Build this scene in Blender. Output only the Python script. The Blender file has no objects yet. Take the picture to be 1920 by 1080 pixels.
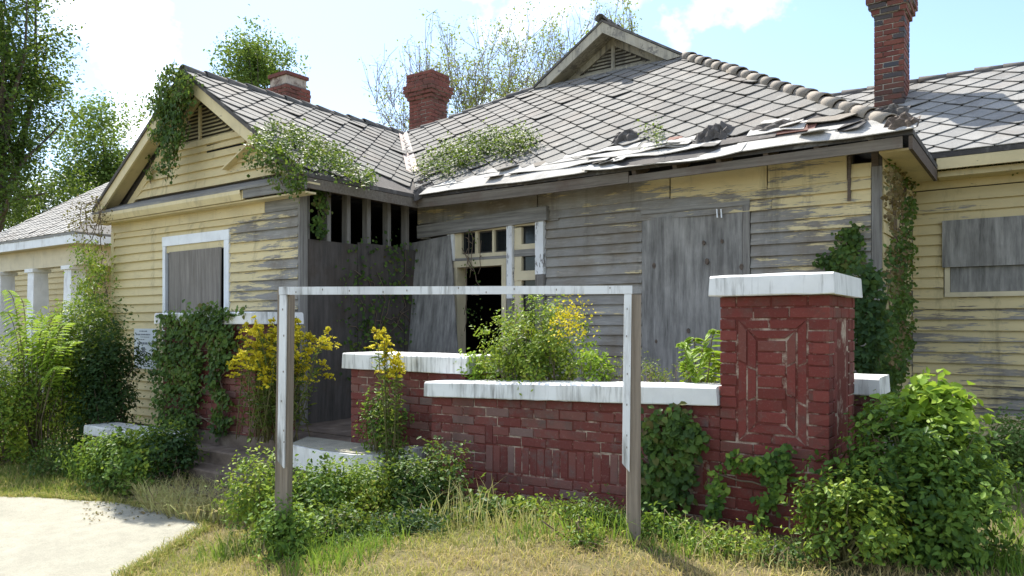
import bpy, bmesh, math, random
import numpy as np
from mathutils import Matrix, Vector
random.seed(7); rng = np.random.default_rng(11)
S = bpy.context.scene
COL = S.collection

# ------------------------------------------------------------------ camera
F, HOR, H = 1410.7, 608.0, 1.27
TH = math.atan(1000.0 / F); sn, cs = math.sin(TH), math.cos(TH)
cam_d = bpy.data.cameras.new('camera'); cam = bpy.data.objects.new('camera', cam_d); COL.objects.link(cam)
cam_d.sensor_width = 36.0; cam_d.lens = 36.0 * F / 1920.0
cam_d.shift_y = (HOR - 540.0) / 1920.0
cam_d.clip_start = 0.05; cam_d.clip_end = 2000.0
cam.location = (0, 0, H); cam.rotation_euler = (math.pi / 2, 0, TH)
S.camera = cam
# ------------------------------------------------------------------ world, sun, exposure
SUN_EL, SUN_AZ = math.radians(55), math.radians(-55)   # azimuth from +Y towards +X
sun_vec = Vector((math.sin(SUN_AZ) * math.cos(SUN_EL), math.cos(SUN_AZ) * math.cos(SUN_EL), math.sin(SUN_EL)))
world = bpy.data.worlds.new('World'); S.world = world; world.use_nodes = True
wn = world.node_tree; wn.nodes.clear()
def wnode(t): return wn.nodes.new(t)
sky = wnode('ShaderNodeTexSky'); sky.sky_type = 'NISHITA'; sky.sun_disc = False
sky.sun_elevation = SUN_EL; sky.sun_rotation = SUN_AZ; sky.dust_density = 0.8; sky.air_density = 1.15; sky.ozone_density = 1.6
tc = wnode('ShaderNodeTexCoord'); mp = wnode('ShaderNodeMapping'); mp.inputs['Scale'].default_value = (1.4, 1.2, 1.6)
mp.inputs['Location'].default_value = (4.4, 6.6, 5.5)
nz = wnode('ShaderNodeTexNoise'); nz.inputs['Scale'].default_value = 3.4; nz.inputs['Detail'].default_value = 9.0; nz.inputs['Roughness'].default_value = 0.56
rp = wnode('ShaderNodeValToRGB'); rp.color_ramp.elements[0].position = 0.485; rp.color_ramp.elements[1].position = 0.67
mx = wnode('ShaderNodeMix'); mx.data_type = 'RGBA'; mx.inputs[7].default_value = (10.5, 10.9, 11.2, 1)
bg = wnode('ShaderNodeBackground'); bg.inputs['Strength'].default_value = 0.13
wo = wnode('ShaderNodeOutputWorld')
wn.links.new(tc.outputs['Generated'], mp.inputs[0]); wn.links.new(mp.outputs[0], nz.inputs['Vector'])
wn.links.new(nz.outputs['Fac'], rp.inputs[0]); wn.links.new(rp.outputs[0], mx.inputs[0])
tint = wnode('ShaderNodeVectorMath'); tint.operation = 'MULTIPLY'; tint.inputs[1].default_value = (0.84, 0.885, 0.97)
wn.links.new(sky.outputs[0], tint.inputs[0]); wn.links.new(tint.outputs[0], mx.inputs[6]); wn.links.new(mx.outputs[2], bg.inputs['Color']); wn.links.new(bg.outputs[0], wo.inputs[0])
sd = bpy.data.lights.new('sun', 'SUN'); sd.energy = 5.0; sd.angle = math.radians(0.55); sd.color = (1.0, 0.95, 0.86)
sun = bpy.data.objects.new('sun', sd); COL.objects.link(sun)
sun.rotation_euler = (-sun_vec).to_track_quat('-Z', 'Y').to_euler(); sun.location = (0, 0, 20)
vs = S.view_settings; vs.view_transform = 'Standard'; vs.look = 'None'; vs.gamma = 1.0; vs.use_curve_mapping = False
vs.exposure = 1.05

# ------------------------------------------------------------------ measuring helpers (plan positions from the survey of the photo)
def PY(px, py, Y):
    x = (px - 960) / F; t = Y / (cs + x * sn); return np.array((t * (-sn + x * cs), Y, H + (HOR - py) / F * t))
def PX(px, py, X):
    x = (px - 960) / F; t = X / (-sn + x * cs); return np.array((X, t * (cs + x * sn), H + (HOR - py) / F * t))
def PT(px, py, t):
    x = (px - 960) / F; return np.array((t * (-sn + x * cs), t * (cs + x * sn), H + (HOR - py) / F * t))
def PP(px, py, z0, Y0, m):          # on the slope z = z0 + m (Y - Y0)
    x = (px - 960) / F; a = (HOR - py) / F; b = cs + x * sn
    t = (H - z0 + m * Y0) / (m * b - a); return np.array((t * (-sn + x * cs), t * b, H + a * t))
def PZ(px, py, z):
    x = (px - 960) / F; t = (z - H) * F / (HOR - py); return np.array((t * (-sn + x * cs), t * (cs + x * sn), z))
def sstep(v): v = np.clip(v, 0, 1); return v * v * (3 - 2 * v)
def gnd(X, Y):
    X = np.asarray(X, float); Y = np.asarray(Y, float)
    return -0.40 * sstep((-2.4 - X) / 2.9) + 0.012 * np.sin(3.1 * X + 1.3) * np.sin(2.7 * Y) - 0.05 * sstep((3.0 - Y) / 3.0) + .1*sstep((Y-12)/10)

# ------------------------------------------------------------------ object helpers
def link(o): COL.objects.link(o); return o
ROOTM = {}
def thing(name, label, cat, loc, group=None):
    o = link(bpy.data.objects.new(name, None)); o.location = loc; o.empty_display_size = 0.2
    o['label'] = label; o['category'] = cat
    if group: o['group'] = group
    ROOTM[o.name] = Matrix.Translation(Vector(loc)).inverted(); return o
def tag(o, label=None, cat=None, group=None, kind=None):
    if label: o['label'] = label
    if cat: o['category'] = cat
    if group: o['group'] = group
    if kind: o['kind'] = kind
    return o
def adopt(o, parent):
    if parent is not None:
        o.parent = parent
        if parent.name in ROOTM: o.matrix_parent_inverse = ROOTM[parent.name]
    return o
def mesh_obj(name, verts, faces, mat, parent=None, smooth=False):
    me = bpy.data.meshes.new(name); me.from_pydata([tuple(map(float, v)) for v in verts], [], faces)
    bm = bmesh.new(); bm.from_mesh(me); bmesh.ops.recalc_face_normals(bm, faces=bm.faces); bm.to_mesh(me); bm.free()
    if mat: me.materials.append(mat)
    if smooth: me.polygons.foreach_set('use_smooth', [True] * len(me.polygons))
    me.update(); return adopt(link(bpy.data.objects.new(name, me)), parent)
def inst(name, me, M, parent):
    o = link(bpy.data.objects.new(name, me)); o.matrix_basis = M; return adopt(o, parent)
BOXF = [(0, 3, 2, 1), (4, 5, 6, 7), (0, 1, 5, 4), (1, 2, 6, 5), (2, 3, 7, 6), (3, 0, 4, 7)]
class MB:
    def __init__(s): s.v = []; s.f = []
    def add(s, vs, fs):
        n = len(s.v); s.v += [tuple(v) for v in vs]; s.f += [tuple(i + n for i in f) for f in fs]; return s
    def box(s, x0, x1, y0, y1, z0, z1):
        return s.add([(x0, y0, z0), (x1, y0, z0), (x1, y1, z0), (x0, y1, z0), (x0, y0, z1), (x1, y0, z1), (x1, y1, z1), (x0, y1, z1)], BOXF)
    def slab(s, poly, d):            # polygon (3d points) pushed along vector d
        p = [np.array(q, float) for q in poly]; n = len(p); d = np.array(d, float)
        return s.add(p + [q + d for q in p], [tuple(range(n)), tuple(range(2 * n - 1, n - 1, -1))] + [(i, i + n, (i + 1) % n + n, (i + 1) % n) for i in range(n)])
    def beam(s, a, b, w, h, up=(0, 0, 1)):
        a = np.array(a, float); b = np.array(b, float); d = (b - a) / np.linalg.norm(b - a); up = np.array(up, float)
        r = np.cross(d, up); r /= np.linalg.norm(r); u = np.cross(r, d)
        vs = [e + r * i * w / 2 + u * j * h / 2 for e in (a, b) for i, j in ((-1, -1), (1, -1), (1, 1), (-1, 1))]
        return s.add(vs, [(0, 1, 2, 3), (7, 6, 5, 4), (0, 4, 5, 1), (1, 5, 6, 2), (2, 6, 7, 3), (3, 7, 4, 0)])
    def tube(s, pts, rad, n=6):
        pts = [np.array(p, float) for p in pts]; m = len(pts)
        if np.isscalar(rad): rad = [rad] * m
        vs = []; ref = np.array((.31, .47, .83))
        for i, p in enumerate(pts):
            d = pts[min(i + 1, m - 1)] - pts[max(i - 1, 0)]; d = d / (np.linalg.norm(d) + 1e-9)
            r = np.cross(d, ref); r /= np.linalg.norm(r) + 1e-9; u = np.cross(r, d)
            vs += [p + rad[i] * (r * math.cos(2 * math.pi * k / n) + u * math.sin(2 * math.pi * k / n)) for k in range(n)]
        fs = [(i * n + k, i * n + (k + 1) % n, (i + 1) * n + (k + 1) % n, (i + 1) * n + k) for i in range(m - 1) for k in range(n)]
        return s.add(vs, fs + [tuple(range(n - 1, -1, -1)), tuple(range((m - 1) * n, m * n))])
    def build(s, name, mat, parent=None, smooth=False): return mesh_obj(name, s.v, s.f, mat, parent, smooth)

# ------------------------------------------------------------------ materials
class NT:
    def __init__(s, name, rough=0.8, spec=0.3):
        s.m = bpy.data.materials.new(name); s.m.use_nodes = True; s.t = s.m.node_tree; s.t.nodes.clear()
        s.out = s.t.nodes.new('ShaderNodeOutputMaterial'); s.b = s.t.nodes.new('ShaderNodeBsdfPrincipled')
        s.b.inputs['Roughness'].default_value = rough; s.b.inputs['Specular IOR Level'].default_value = spec
        s.l(s.b.outputs[0], s.out.inputs[0])
        s.pos = s.t.nodes.new('ShaderNodeNewGeometry').outputs['Position']
        oi = s.t.nodes.new('ShaderNodeObjectInfo'); s.rnd = oi.outputs['Random']
    def l(s, a, b):
        if isinstance(a, bpy.types.NodeSocket): s.t.links.new(a, b)
        else: b.default_value = a
    def math(s, op, a, b=0.0, clamp=False):
        n = s.t.nodes.new('ShaderNodeMath'); n.operation = op; n.use_clamp = clamp; s.l(a, n.inputs[0]); s.l(b, n.inputs[1]); return n.outputs[0]
    def map(s, scale, vec=None, offs=True):
        n = s.t.nodes.new('ShaderNodeVectorMath'); n.operation = 'MULTIPLY'; s.l(vec or s.pos, n.inputs[0]); n.inputs[1].default_value = scale
        if not offs: return n.outputs[0]
        k = s.t.nodes.new('ShaderNodeVectorMath'); k.operation = 'MULTIPLY_ADD'
        s.l(s.rnd, k.inputs[0]); k.inputs[1].default_value = (37.0, 19.0, 53.0); s.l(n.outputs[0], k.inputs[2]); return k.outputs[0]
    def noise(s, scale, vec=None, detail=5, rough=0.6):
        n = s.t.nodes.new('ShaderNodeTexNoise'); n.inputs['Scale'].default_value = scale; n.inputs['Detail'].default_value = detail; n.inputs['Roughness'].default_value = rough
        s.l(vec or s.pos, n.inputs['Vector']); return n.outputs['Fac']
    def sep(s, ax):
        n = s.t.nodes.new('ShaderNodeSeparateXYZ'); s.l(s.pos, n.inputs[0]); return n.outputs[ax]
    def mr(s, v, a, b, c=0.0, d=1.0):
        n = s.t.nodes.new('ShaderNodeMapRange'); s.l(v, n.inputs[0])
        for i, k in enumerate((a, b, c, d)): s.l(k, n.inputs[i + 1])
        return n.outputs[0]
    def ramp(s, v, stops):
        n = s.t.nodes.new('ShaderNodeValToRGB'); e = n.color_ramp.elements
        while len(e) < len(stops): e.new(0.5)
        for q, (p, c) in zip(e, stops): q.position = p; q.color = (*c, 1) if len(c) == 3 else c
        s.l(v, n.inputs[0]); return n.outputs[0]
    def mix(s, f, a, b, mode='MIX'):
        n = s.t.nodes.new('ShaderNodeMix'); n.data_type = 'RGBA'; n.blend_type = mode
        s.l(f, n.inputs[0])
        for v, i in ((a, 6), (b, 7)):
            if isinstance(v, tuple): n.inputs[i].default_value = (*v, 1)
            else: s.l(v, n.inputs[i])
        return n.outputs[2]
    def fin(s, col, bump=None, bd=0.01, bs=0.5):
        if isinstance(col, tuple): s.b.inputs['Base Color'].default_value = (*col, 1)
        else: s.l(col, s.b.inputs['Base Color'])
        if bump is not None:
            n = s.t.nodes.new('ShaderNodeBump'); n.inputs['Distance'].default_value = bd; n.inputs['Strength'].default_value = bs
            s.l(bump, n.inputs['Height']); s.l(n.outputs[0], s.b.inputs['Normal'])
        return s.m

YEL = (0.66, 0.545, 0.30)
def siding(name, ax, gx, gz, base, paint=YEL, grey=(0.31, 0.295, 0.265)):
    """weathered clapboard paint: flaking grows along ax between gx=(x0,x1,amount) and along z by gz"""
    n = NT(name, 0.75)
    sc = (0.9, 0.9, 9.0); v = n.map(sc)
    big = n.noise(1.6, v, 6, 0.68); fine = n.noise(9.0, v, 4, 0.7)
    glob = n.noise(0.9, n.pos, 3)
    m = n.math('ADD', n.math('MULTIPLY', big, 0.7), n.math('MULTIPLY', fine, 0.3))
    wear = n.math('ADD', n.mr(n.sep(ax), *gx), n.mr(n.sep(2), *gz))
    wear = n.math('ADD', wear, n.mr(glob, 0.3, 0.7, -0.08, 0.08))
    wear = n.math('ADD', n.math('ADD', wear, base), n.mr(n.rnd, 0, 1, -0.045, 0.045))
    k = n.mr(n.math('SUBTRACT', m, wear), -0.018, 0.018)
    streak = n.noise(3.0, n.map((2.0, 2.0, 60.0)), 5, 0.7)
    wood = n.mix(streak, tuple(c * 0.45 for c in grey), tuple(c * 1.55 for c in grey))
    wood = n.mix(n.mr(n.noise(2.3, n.pos), 0.42, 0.72), wood, (0.22, 0.18, 0.13))
    wood = n.mix(n.mr(n.noise(2.0, n.map((1.5, 1.5, 14.0)), 6, .75), 0.52, 0.70, 0, .8), wood, (0.44, 0.42, 0.36))
    wood = n.mix(n.mr(n.noise(1.4, n.map((1, 1, 1)), 5, .7), 0.58, 0.75, 0, .7), wood, (0.085, 0.073, 0.06))
    pc = n.mix(n.mr(n.rnd, 0, 1, 0, .5), paint, tuple(c * 0.86 for c in paint))
    pc = n.mix(n.mr(n.noise(5, n.map((1, 1, 3))), 0.5, 0.9, 0, .55), pc, (0.36, 0.31, 0.19))
    wood = n.mix(n.mr(n.rnd, 0, 1, 0, .55), wood, n.mix(.5, wood, (0.07, 0.065, 0.06)))
    col = n.mix(k, wood, pc)
    col = n.mix(n.mr(n.noise(1.1, n.map((5.0, 5.0, .5), offs=False), 6, .7), .56, .74, 0, .55), col, (0.085, 0.07, 0.052))
    return n.fin(col, n.math('ADD', n.math('MULTIPLY', k, 0.8), n.math('MULTIPLY', streak, 0.5)), 0.004, 0.6)
def wood(name, a, b, ax=2, sc=38.0, dirt=0.4, dirtc=(0.09, 0.075, 0.06)):
    n = NT(name, 0.82); s = [sc, sc, sc]; s[ax] = 1.6
    g = n.noise(1.0, n.map(tuple(s)), 7, 0.72); w = n.noise(2.2, n.map((1, 1, 1)), 4)
    c = n.mix(n.mr(g, 0.3, 0.72), a, b); c = n.mix(n.mr(w, 0.48, 0.8, 0, dirt), c, dirtc)
    return n.fin(c, g, 0.004, 0.5)
def paint(name, col, flake=0.35, under=(0.2, 0.19, 0.18), drip=False, fl=(1, 1, 1)):
    n = NT(name, 0.55, 0.4); v = n.map(fl)
    m = n.math('ADD', n.math('MULTIPLY', n.noise(4, v, 6, 0.7), 0.7), n.math('MULTIPLY', n.noise(30, v, 4), 0.3))
    k = n.mr(m, flake - 0.015, flake + 0.015)
    c = n.mix(n.mr(n.noise(3, n.map((1, 1, 1))), 0.4, 0.75, 0, .7), col, tuple(x * 0.7 for x in col))
    c = n.mix(n.mr(n.noise(1.0, n.map((7.0, 7.0, 1.2), offs=False), 6, .7), .54, .74, 0, .4), c, (0.17, 0.14, 0.10))
    if drip:
        d = n.noise(1.0, n.map((22.0, 22.0, 2.0), offs=False), 5, 0.7); e = n.noise(1.3, n.pos, 3)
        c = n.mix(n.mr(n.math('MULTIPLY', d, e), 0.245, 0.38, 0, .85), c, (0.13, 0.12, 0.10))
    return n.fin(n.mix(k, under, c), k, 0.002, 0.5)
def brickmat(name, stops, patch=(0.115, 0.085, 0.07), pa=0.55):
    n = NT(name, 0.8, 0.25); c = n.ramp(n.rnd, stops)
    w = n.noise(6, n.map((1, 1, 1)), 7, 0.7); c = n.mix(n.mr(w, 0.52, 0.68, 0, pa), c, patch)
    d = n.noise(1.5, n.pos, 5, 0.7); c = n.mix(n.mr(d, 0.50, 0.70, 0, .8), c, (0.075, 0.05, 0.038))
    g = n.noise(60, n.pos, 5, 0.7); c = n.mix(n.mr(g, 0.56, 0.72, 0, .35), c, (0.3, 0.2, 0.16))
    return n.fin(c, n.math('ADD', g, w), 0.006, 0.6)
def mortarmat(name, a, b, th):
    n = NT(name, 0.9, 0.2); k = n.noise(4.5, n.pos, 6, 0.72); g = n.noise(80, n.pos, 3)
    return n.fin(n.mix(n.mr(k, th - 0.06, th + 0.06), a, b), g, 0.004, 0.6)
def shinglemat(name, a, b):
    n = NT(name, 0.85, 0.2); c = n.mix(n.rnd, tuple(k * .92 for k in a), tuple(k * 1.04 for k in b))
    g = n.noise(140, n.pos, 3, 0.8); c = n.mix(n.mr(g, 0.35, 0.68, 0, .55), c, (0.10, 0.10, 0.10))
    w = n.noise(1.6, n.pos, 5, 0.65); c = n.mix(n.mr(w, 0.5, 0.78, 0, .6), c, (0.20, 0.165, 0.135))
    w3 = n.noise(1.0, n.map((5.0, 1.4, 1.4), offs=False), 6, .7); c = n.mix(n.mr(w3, 0.5, 0.75, 0, .55), c, (0.12, 0.11, 0.10)); w2 = n.noise(7, n.map((1, 1, 1)), 4); c = n.mix(n.mr(w2, 0.55, 0.8, 0, .5), c, (0.42, 0.40, 0.36))
    return n.fin(c, g, 0.004, 0.5)
def leafmat(name, cols, rough=0.5, trans=0.34):
    n = NT(name, rough, 0.18)
    at = n.t.nodes.new('ShaderNodeAttribute'); at.attribute_name = 'rnd'
    st = [(i / max(1, len(cols) - 1), (min(.8, c[0] * 1.2), min(.8, c[1] * 1.36), c[2] * 1.15)) for i, c in enumerate(cols)]
    c = n.ramp(at.outputs['Fac'], st); n.fin(c)
    tr = n.t.nodes.new('ShaderNodeBsdfTranslucent'); ms = n.t.nodes.new('ShaderNodeMixShader'); ms.inputs[0].default_value = trans
    n.l(n.mix(0.5, c, (0.25, 0.33, 0.03)), tr.inputs[0]); n.l(n.b.outputs[0], ms.inputs[1]); n.l(tr.outputs[0], ms.inputs[2]); n.l(ms.outputs[0], n.out.inputs[0])
    return n.m
M = {}
# amounts: paint stays where noise > wear
M['side_main'] = siding('siding_front_wall', 0, (-5.0, -1.3, 0.15, 0.03), (2.0, 2.75, 0.07, -0.10), 0.47)
M['side_wing'] = siding('siding_wing', 0, (-8.9, -7.25, 0.0, 0.25), (0.8, 2.5, 0.045, -0.015), 0.305)
M['side_gable'] = siding('siding_gable', 0, (-9, -7, 0.0, 0.04), (3, 4.4, 0.0, 0.0), 0.34)
M['side_right'] = siding('siding_right', 0, (-1.2, 0.5, 0.0, 0.03), (1.0, 1.9, 0.14, 0.0), 0.335, (0.58, 0.48, 0.26))
M['frieze'] = siding('frieze_paint', 0, (-5.5, -2.6, 0.24, 0.05), (2, 3, 0.0, 0.0), 0.37)
M['trim_y'] = paint('yellow_trim', YEL, 0.365, (0.22, 0.19, 0.15), fl=(1, 1, 2))
M['trim_pale'] = paint('pale_trim', (0.62, 0.54, 0.36), 0.36, (0.22, 0.2, 0.16))
M['rake'] = paint('rake_trim', (0.43, 0.39, 0.30), 0.44, (0.20, 0.18, 0.15), True)
M['white'] = paint('white_trim', (0.80, 0.82, 0.83), 0.33, (0.25, 0.24, 0.22), fl=(1, 1, .4))
M['white_flake'] = paint('white_flaking', (0.78, 0.79, 0.78), 0.44, (0.2, 0.19, 0.18), fl=(2.5, 2.5, .7))
M['frame_white'] = paint('frame_paint', (0.78, 0.79, 0.79), 0.325, (0.3, 0.27, 0.23), True, fl=(1.5, 1.5, .6))
M['cap'] = paint('white_cap', (0.80, 0.80, 0.78), 0.315, (0.3, 0.27, 0.23), True)
M['cap_drip'] = paint('white_cap_dripped', (0.74, 0.74, 0.71), 0.36, (0.2, 0.18, 0.15), True)
M['grey_wood'] = wood('grey_wood', (0.12, 0.115, 0.105), (0.34, 0.325, 0.295), 0)
M['grey_woodv'] = wood('grey_wood_upright', (0.11, 0.10, 0.09), (0.31, 0.295, 0.265), 2)
M['brown_wood'] = wood('brown_wood', (0.06, 0.045, 0.035), (0.17, 0.13, 0.10), 0)
M['fascia'] = wood('fascia_wood', (0.09, 0.075, 0.06), (0.22, 0.19, 0.15), 0, dirt=.9, dirtc=(.09, .05, .035))
M['ply'] = wood('weathered_plywood', (0.09, 0.087, 0.08), (0.38, 0.365, 0.335), 2, 15, 0.7, (0.10, 0.093, 0.083))
M['ply_brown'] = wood('brown_plywood', (0.12, 0.105, 0.09), (0.30, 0.27, 0.235), 2, 30, 0.3)
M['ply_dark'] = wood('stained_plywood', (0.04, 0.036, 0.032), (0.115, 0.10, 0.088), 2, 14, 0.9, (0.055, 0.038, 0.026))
M['post'] = wood('raw_post', (0.15, 0.12, 0.09), (0.34, 0.28, 0.22), 2, 45)
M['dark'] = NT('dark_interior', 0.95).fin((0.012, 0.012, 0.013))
M['sheath'] = wood('sheathing', (0.04, 0.035, 0.03), (0.09, 0.08, 0.07), 0)
M['glass'] = NT('dark_glass', 0.08, 0.5).fin((0.012, 0.014, 0.015))
M['red'] = brickmat('painted_brick', [(0, (0.135, 0.030, 0.023)), (0.45, (0.172, 0.039, 0.031)), (0.8, (0.20, 0.05, 0.039)), (1, (0.165, 0.06, 0.046))])
M['redm'] = mortarmat('pillar_mortar', (0.13, 0.034, 0.026), (0.42, 0.335, 0.26), 0.55)
M['redw'] = brickmat('painted_wall_brick', [(0, (0.125, 0.034, 0.028)), (0.5, (0.168, 0.045, 0.037)), (0.85, (0.18, 0.072, 0.058)), (1, (0.18, 0.115, 0.10))], (0.125, 0.095, 0.083), 0.85)
M['chb'] = brickmat('chimney_brick', [(0, (0.06, 0.062, 0.072)), (0.22, (0.075, 0.065, 0.065)), (0.3, (0.16, 0.055, 0.04)), (0.65, (0.20, 0.07, 0.048)), (1, (0.13, 0.04, 0.032))], (0.09, 0.06, 0.05), .4)
M['chb2'] = brickmat('red_chimney_brick', [(0, (0.16, 0.05, 0.036)), (1, (0.22, 0.072, 0.05))], (0.11, 0.06, 0.05), .5)
M['chm'] = mortarmat('chimney_mortar', (0.12, 0.08, 0.06), (0.42, 0.38, 0.32), 0.50)
M['stucco'] = mortarmat('chimney_stucco', (0.15, 0.10, 0.08), (0.45, 0.38, 0.31), 0.46)
M['shin'] = shinglemat('grey_shingle', (0.19, 0.18, 0.162), (0.235, 0.224, 0.20))
M['shin_w'] = shinglemat('wing_shingle', (0.18, 0.172, 0.155), (0.225, 0.215, 0.192))
M['shin_r'] = shinglemat('side_shingle', (0.25, 0.248, 0.235), (0.32, 0.312, 0.29))
M['cover'] = shinglemat('hip_cover', (0.25, 0.215, 0.17), (0.34, 0.29, 0.23))
M['ridge'] = shinglemat('dark_ridge', (0.09, 0.085, 0.08), (0.13, 0.12, 0.11))
M['felt'] = shinglemat('roof_felt', (0.05, 0.045, 0.042), (0.10, 0.085, 0.075))
M['strip'] = shinglemat('bleached_strip', (0.46, 0.44, 0.40), (0.56, 0.54, 0.50))
M['rust'] = wood('red_flashing', (0.12, 0.045, 0.035), (0.22, 0.10, 0.07), 1, 9)
M['flash'] = wood('valley_metal', (0.42, 0.33, 0.29), (0.62, 0.54, 0.48), 2, 5, .5, (.3, .15, .1))
n_ = NT('concrete', 0.9); q_ = n_.noise(90, n_.pos, 4, .8); w_ = n_.noise(1.2, n_.pos, 6, .65)
v_ = n_.noise(7, n_.pos, 7, .75)
M['drive'] = n_.fin(n_.mix(n_.mr(n_.math('ADD', n_.math('MULTIPLY', q_, .6), n_.math('MULTIPLY', v_, .4)), .38, .66), n_.mix(n_.mr(w_, .35, .7), (0.40, 0.38, 0.30), (0.31, 0.30, 0.24)), (0.21, 0.20, 0.16)), q_, 0.01, .7)
n_ = NT('old_step', 0.9); w_ = n_.noise(5, n_.pos, 7, .7)
M['step'] = n_.fin(n_.ramp(w_, [(.3, (0.08, 0.06, 0.045)), (.55, (0.17, 0.13, 0.10)), (.75, (0.27, 0.22, 0.17))]), w_, .01, .7)
n_ = NT('lawn_soil', 0.95, .1); w_ = n_.noise(1.4, n_.pos, 6, .7); g_ = n_.noise(25, n_.pos, 5, .8)
M['soil'] = n_.fin(n_.mix(n_.mr(g_, .35, .7), n_.mix(n_.mr(w_, .42, .6), (0.17, 0.145, 0.07), (0.085, 0.10, 0.03)), (0.13, 0.10, 0.06)), g_, .02, .8)
n_ = NT('printed_notice', 0.6); 
M['notice'] = n_.fin((0.60, 0.64, 0.66))
M['ink'] = NT('ink', .8).fin((0.16, 0.18, 0.20))
M['bark'] = wood('bark', (0.05, 0.04, 0.03), (0.13, 0.11, 0.085), 2, 30)
M['bark_pale'] = wood('pale_bark', (0.17, 0.15, 0.125), (0.30, 0.27, 0.225), 2, 20)
M['stem'] = NT('green_stem', .7).fin((0.12, 0.11, 0.04))
M['twig'] = NT('dry_twig', .8).fin((0.15, 0.11, 0.075))
G = leafmat
M['lf_tree'] = G('tree_leaf', [(0.022, 0.042, 0.014), (0.04, 0.072, 0.019), (0.068, 0.105, 0.027)])
M['lf_far'] = G('far_leaf', [(0.07, 0.11, 0.03), (0.11, 0.16, 0.045), (0.16, 0.20, 0.06)])
M['lf_sparse'] = G('sparse_leaf', [(0.17, 0.19, 0.05), (0.27, 0.28, 0.07), (0.34, 0.32, 0.09)])
M['lf_vine'] = G('vine_leaf', [(0.028, 0.05, 0.016), (0.05, 0.085, 0.022), (0.09, 0.135, 0.03), (0.11, 0.085, 0.035)])
M['lf_dark'] = G('dark_leaf', [(0.016, 0.035, 0.014), (0.028, 0.055, 0.02), (0.05, 0.085, 0.028)])
M['lf_ivy'] = G('roof_vine_leaf', [(0.03, 0.055, 0.013), (0.06, 0.095, 0.02), (0.11, 0.145, 0.03), (0.15, 0.12, 0.04)])
M['lf_bright'] = G('bright_leaf', [(0.06, 0.10, 0.02), (0.13, 0.18, 0.03), (0.24, 0.27, 0.035), (0.30, 0.26, 0.045)])
M['lf_lime'] = G('lime_leaf', [(0.13, 0.20, 0.025), (0.21, 0.29, 0.035), (0.28, 0.33, 0.05)], .5, .45)
M['lf_bush'] = G('bush_leaf', [(0.03, 0.06, 0.016), (0.07, 0.12, 0.025), (0.14, 0.20, 0.035), (0.21, 0.26, 0.05)])
M['lf_gold'] = G('goldenrod_leaf', [(0.05, 0.08, 0.02), (0.10, 0.12, 0.03), (0.15, 0.14, 0.04)])
M['flower'] = G('goldenrod_flower', [(0.42, 0.29, 0.015), (0.55, 0.40, 0.025), (0.64, 0.48, 0.05)], .7, .3)
M['lf_dead'] = G('dead_leaf', [(0.10, 0.06, 0.035), (0.17, 0.11, 0.06), (0.13, 0.12, 0.07)], .8, .2)
M['straw'] = G('straw', [(0.30, 0.21, 0.12), (0.46, 0.35, 0.19), (0.36, 0.34, 0.15)], .8, .3)
M['grass'] = G('lawn_grass', [(0.07, 0.12, 0.025), (0.16, 0.18, 0.045), (0.33, 0.25, 0.10), (0.43, 0.31, 0.15), (0.38, 0.24, 0.14)], .7, .35)
M['greengrass'] = G('green_grass', [(0.06, 0.12, 0.02), (0.12, 0.19, 0.03), (0.2, 0.24, 0.06)], .6, .4)

# ------------------------------------------------------------------ foliage helpers (numpy)
def np_mesh(name, V, Fc, mat, parent=None, rnd=None, smooth=True):
    me = bpy.data.meshes.new(name); nv = len(V); nf, k = Fc.shape
    me.vertices.add(nv); me.vertices.foreach_set('co', V.astype(np.float32).ravel())
    me.loops.add(nf * k); me.loops.foreach_set('vertex_index', Fc.astype(np.int32).ravel())
    me.polygons.add(nf); me.polygons.foreach_set('loop_start', np.arange(0, nf * k, k, dtype=np.int32))
    if smooth: me.polygons.foreach_set('use_smooth', np.ones(nf, bool))
    me.update(calc_edges=True)
    if rnd is not None:
        a = me.attributes.new('rnd', 'FLOAT', 'POINT'); a.data.foreach_set('value', rnd.astype(np.float32))
    me.materials.append(mat); return adopt(link(bpy.data.objects.new(name, me)), parent)
def nrm(a): return a / (np.linalg.norm(a, axis=1, keepdims=True) + 1e-9)
def leaves(name, C, size, mat, parent=None, face=(0, 0, 1), spread=0.9, droop=0.35, aspect=0.55, tip=None, lens=None, rnd=None):
    """each leaf: 6-point blade folded along its midrib"""
    C = np.asarray(C, float); N = len(C)
    if N == 0: return None
    f = np.asarray(face, float) if np.ndim(face) == 2 else np.tile(np.array(face, float), (N, 1))
    nr = nrm(f + rng.normal(0, spread, (N, 3)) * 0.6)
    d = rng.normal(0, 1, (N, 3)); d[:, 2] -= droop
    if tip is not None: d = d * 0.5 + np.asarray(tip)
    d = nrm(d - nr * (d * nr).sum(1, keepdims=True)); r = np.cross(d, nr)
    L = size * rng.uniform(0.35, 1.2, (N, 1)) ** .8 * 1.0 if lens is None else lens; Wd = L * aspect * rng.uniform(0.8, 1.15, (N, 1)) * 0.5
    b = C - d * L * 0.5; up = nr * L * 0.10
    P = [b, b + d * L * 0.35 + r * Wd + up, b + d * L * 0.72 + r * Wd * 0.72 + up * .6, b + d * L - nr * L * 0.06,
         b + d * L * 0.72 - r * Wd * 0.72 + up * .6, b + d * L * 0.35 - r * Wd + up]
    V = np.stack(P, 1).reshape(-1, 3); i = np.arange(N)[:, None] * 6
    Fc = np.concatenate([i + np.array([[0, 1, 2, 3]]), i + np.array([[0, 3, 4, 5]])], 0)
    if rnd is None: rnd = np.clip(rng.normal(0.45, 0.25, N), 0, 1)
    return np_mesh(name, V, Fc, mat, parent, np.repeat(rnd, 6))
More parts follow.
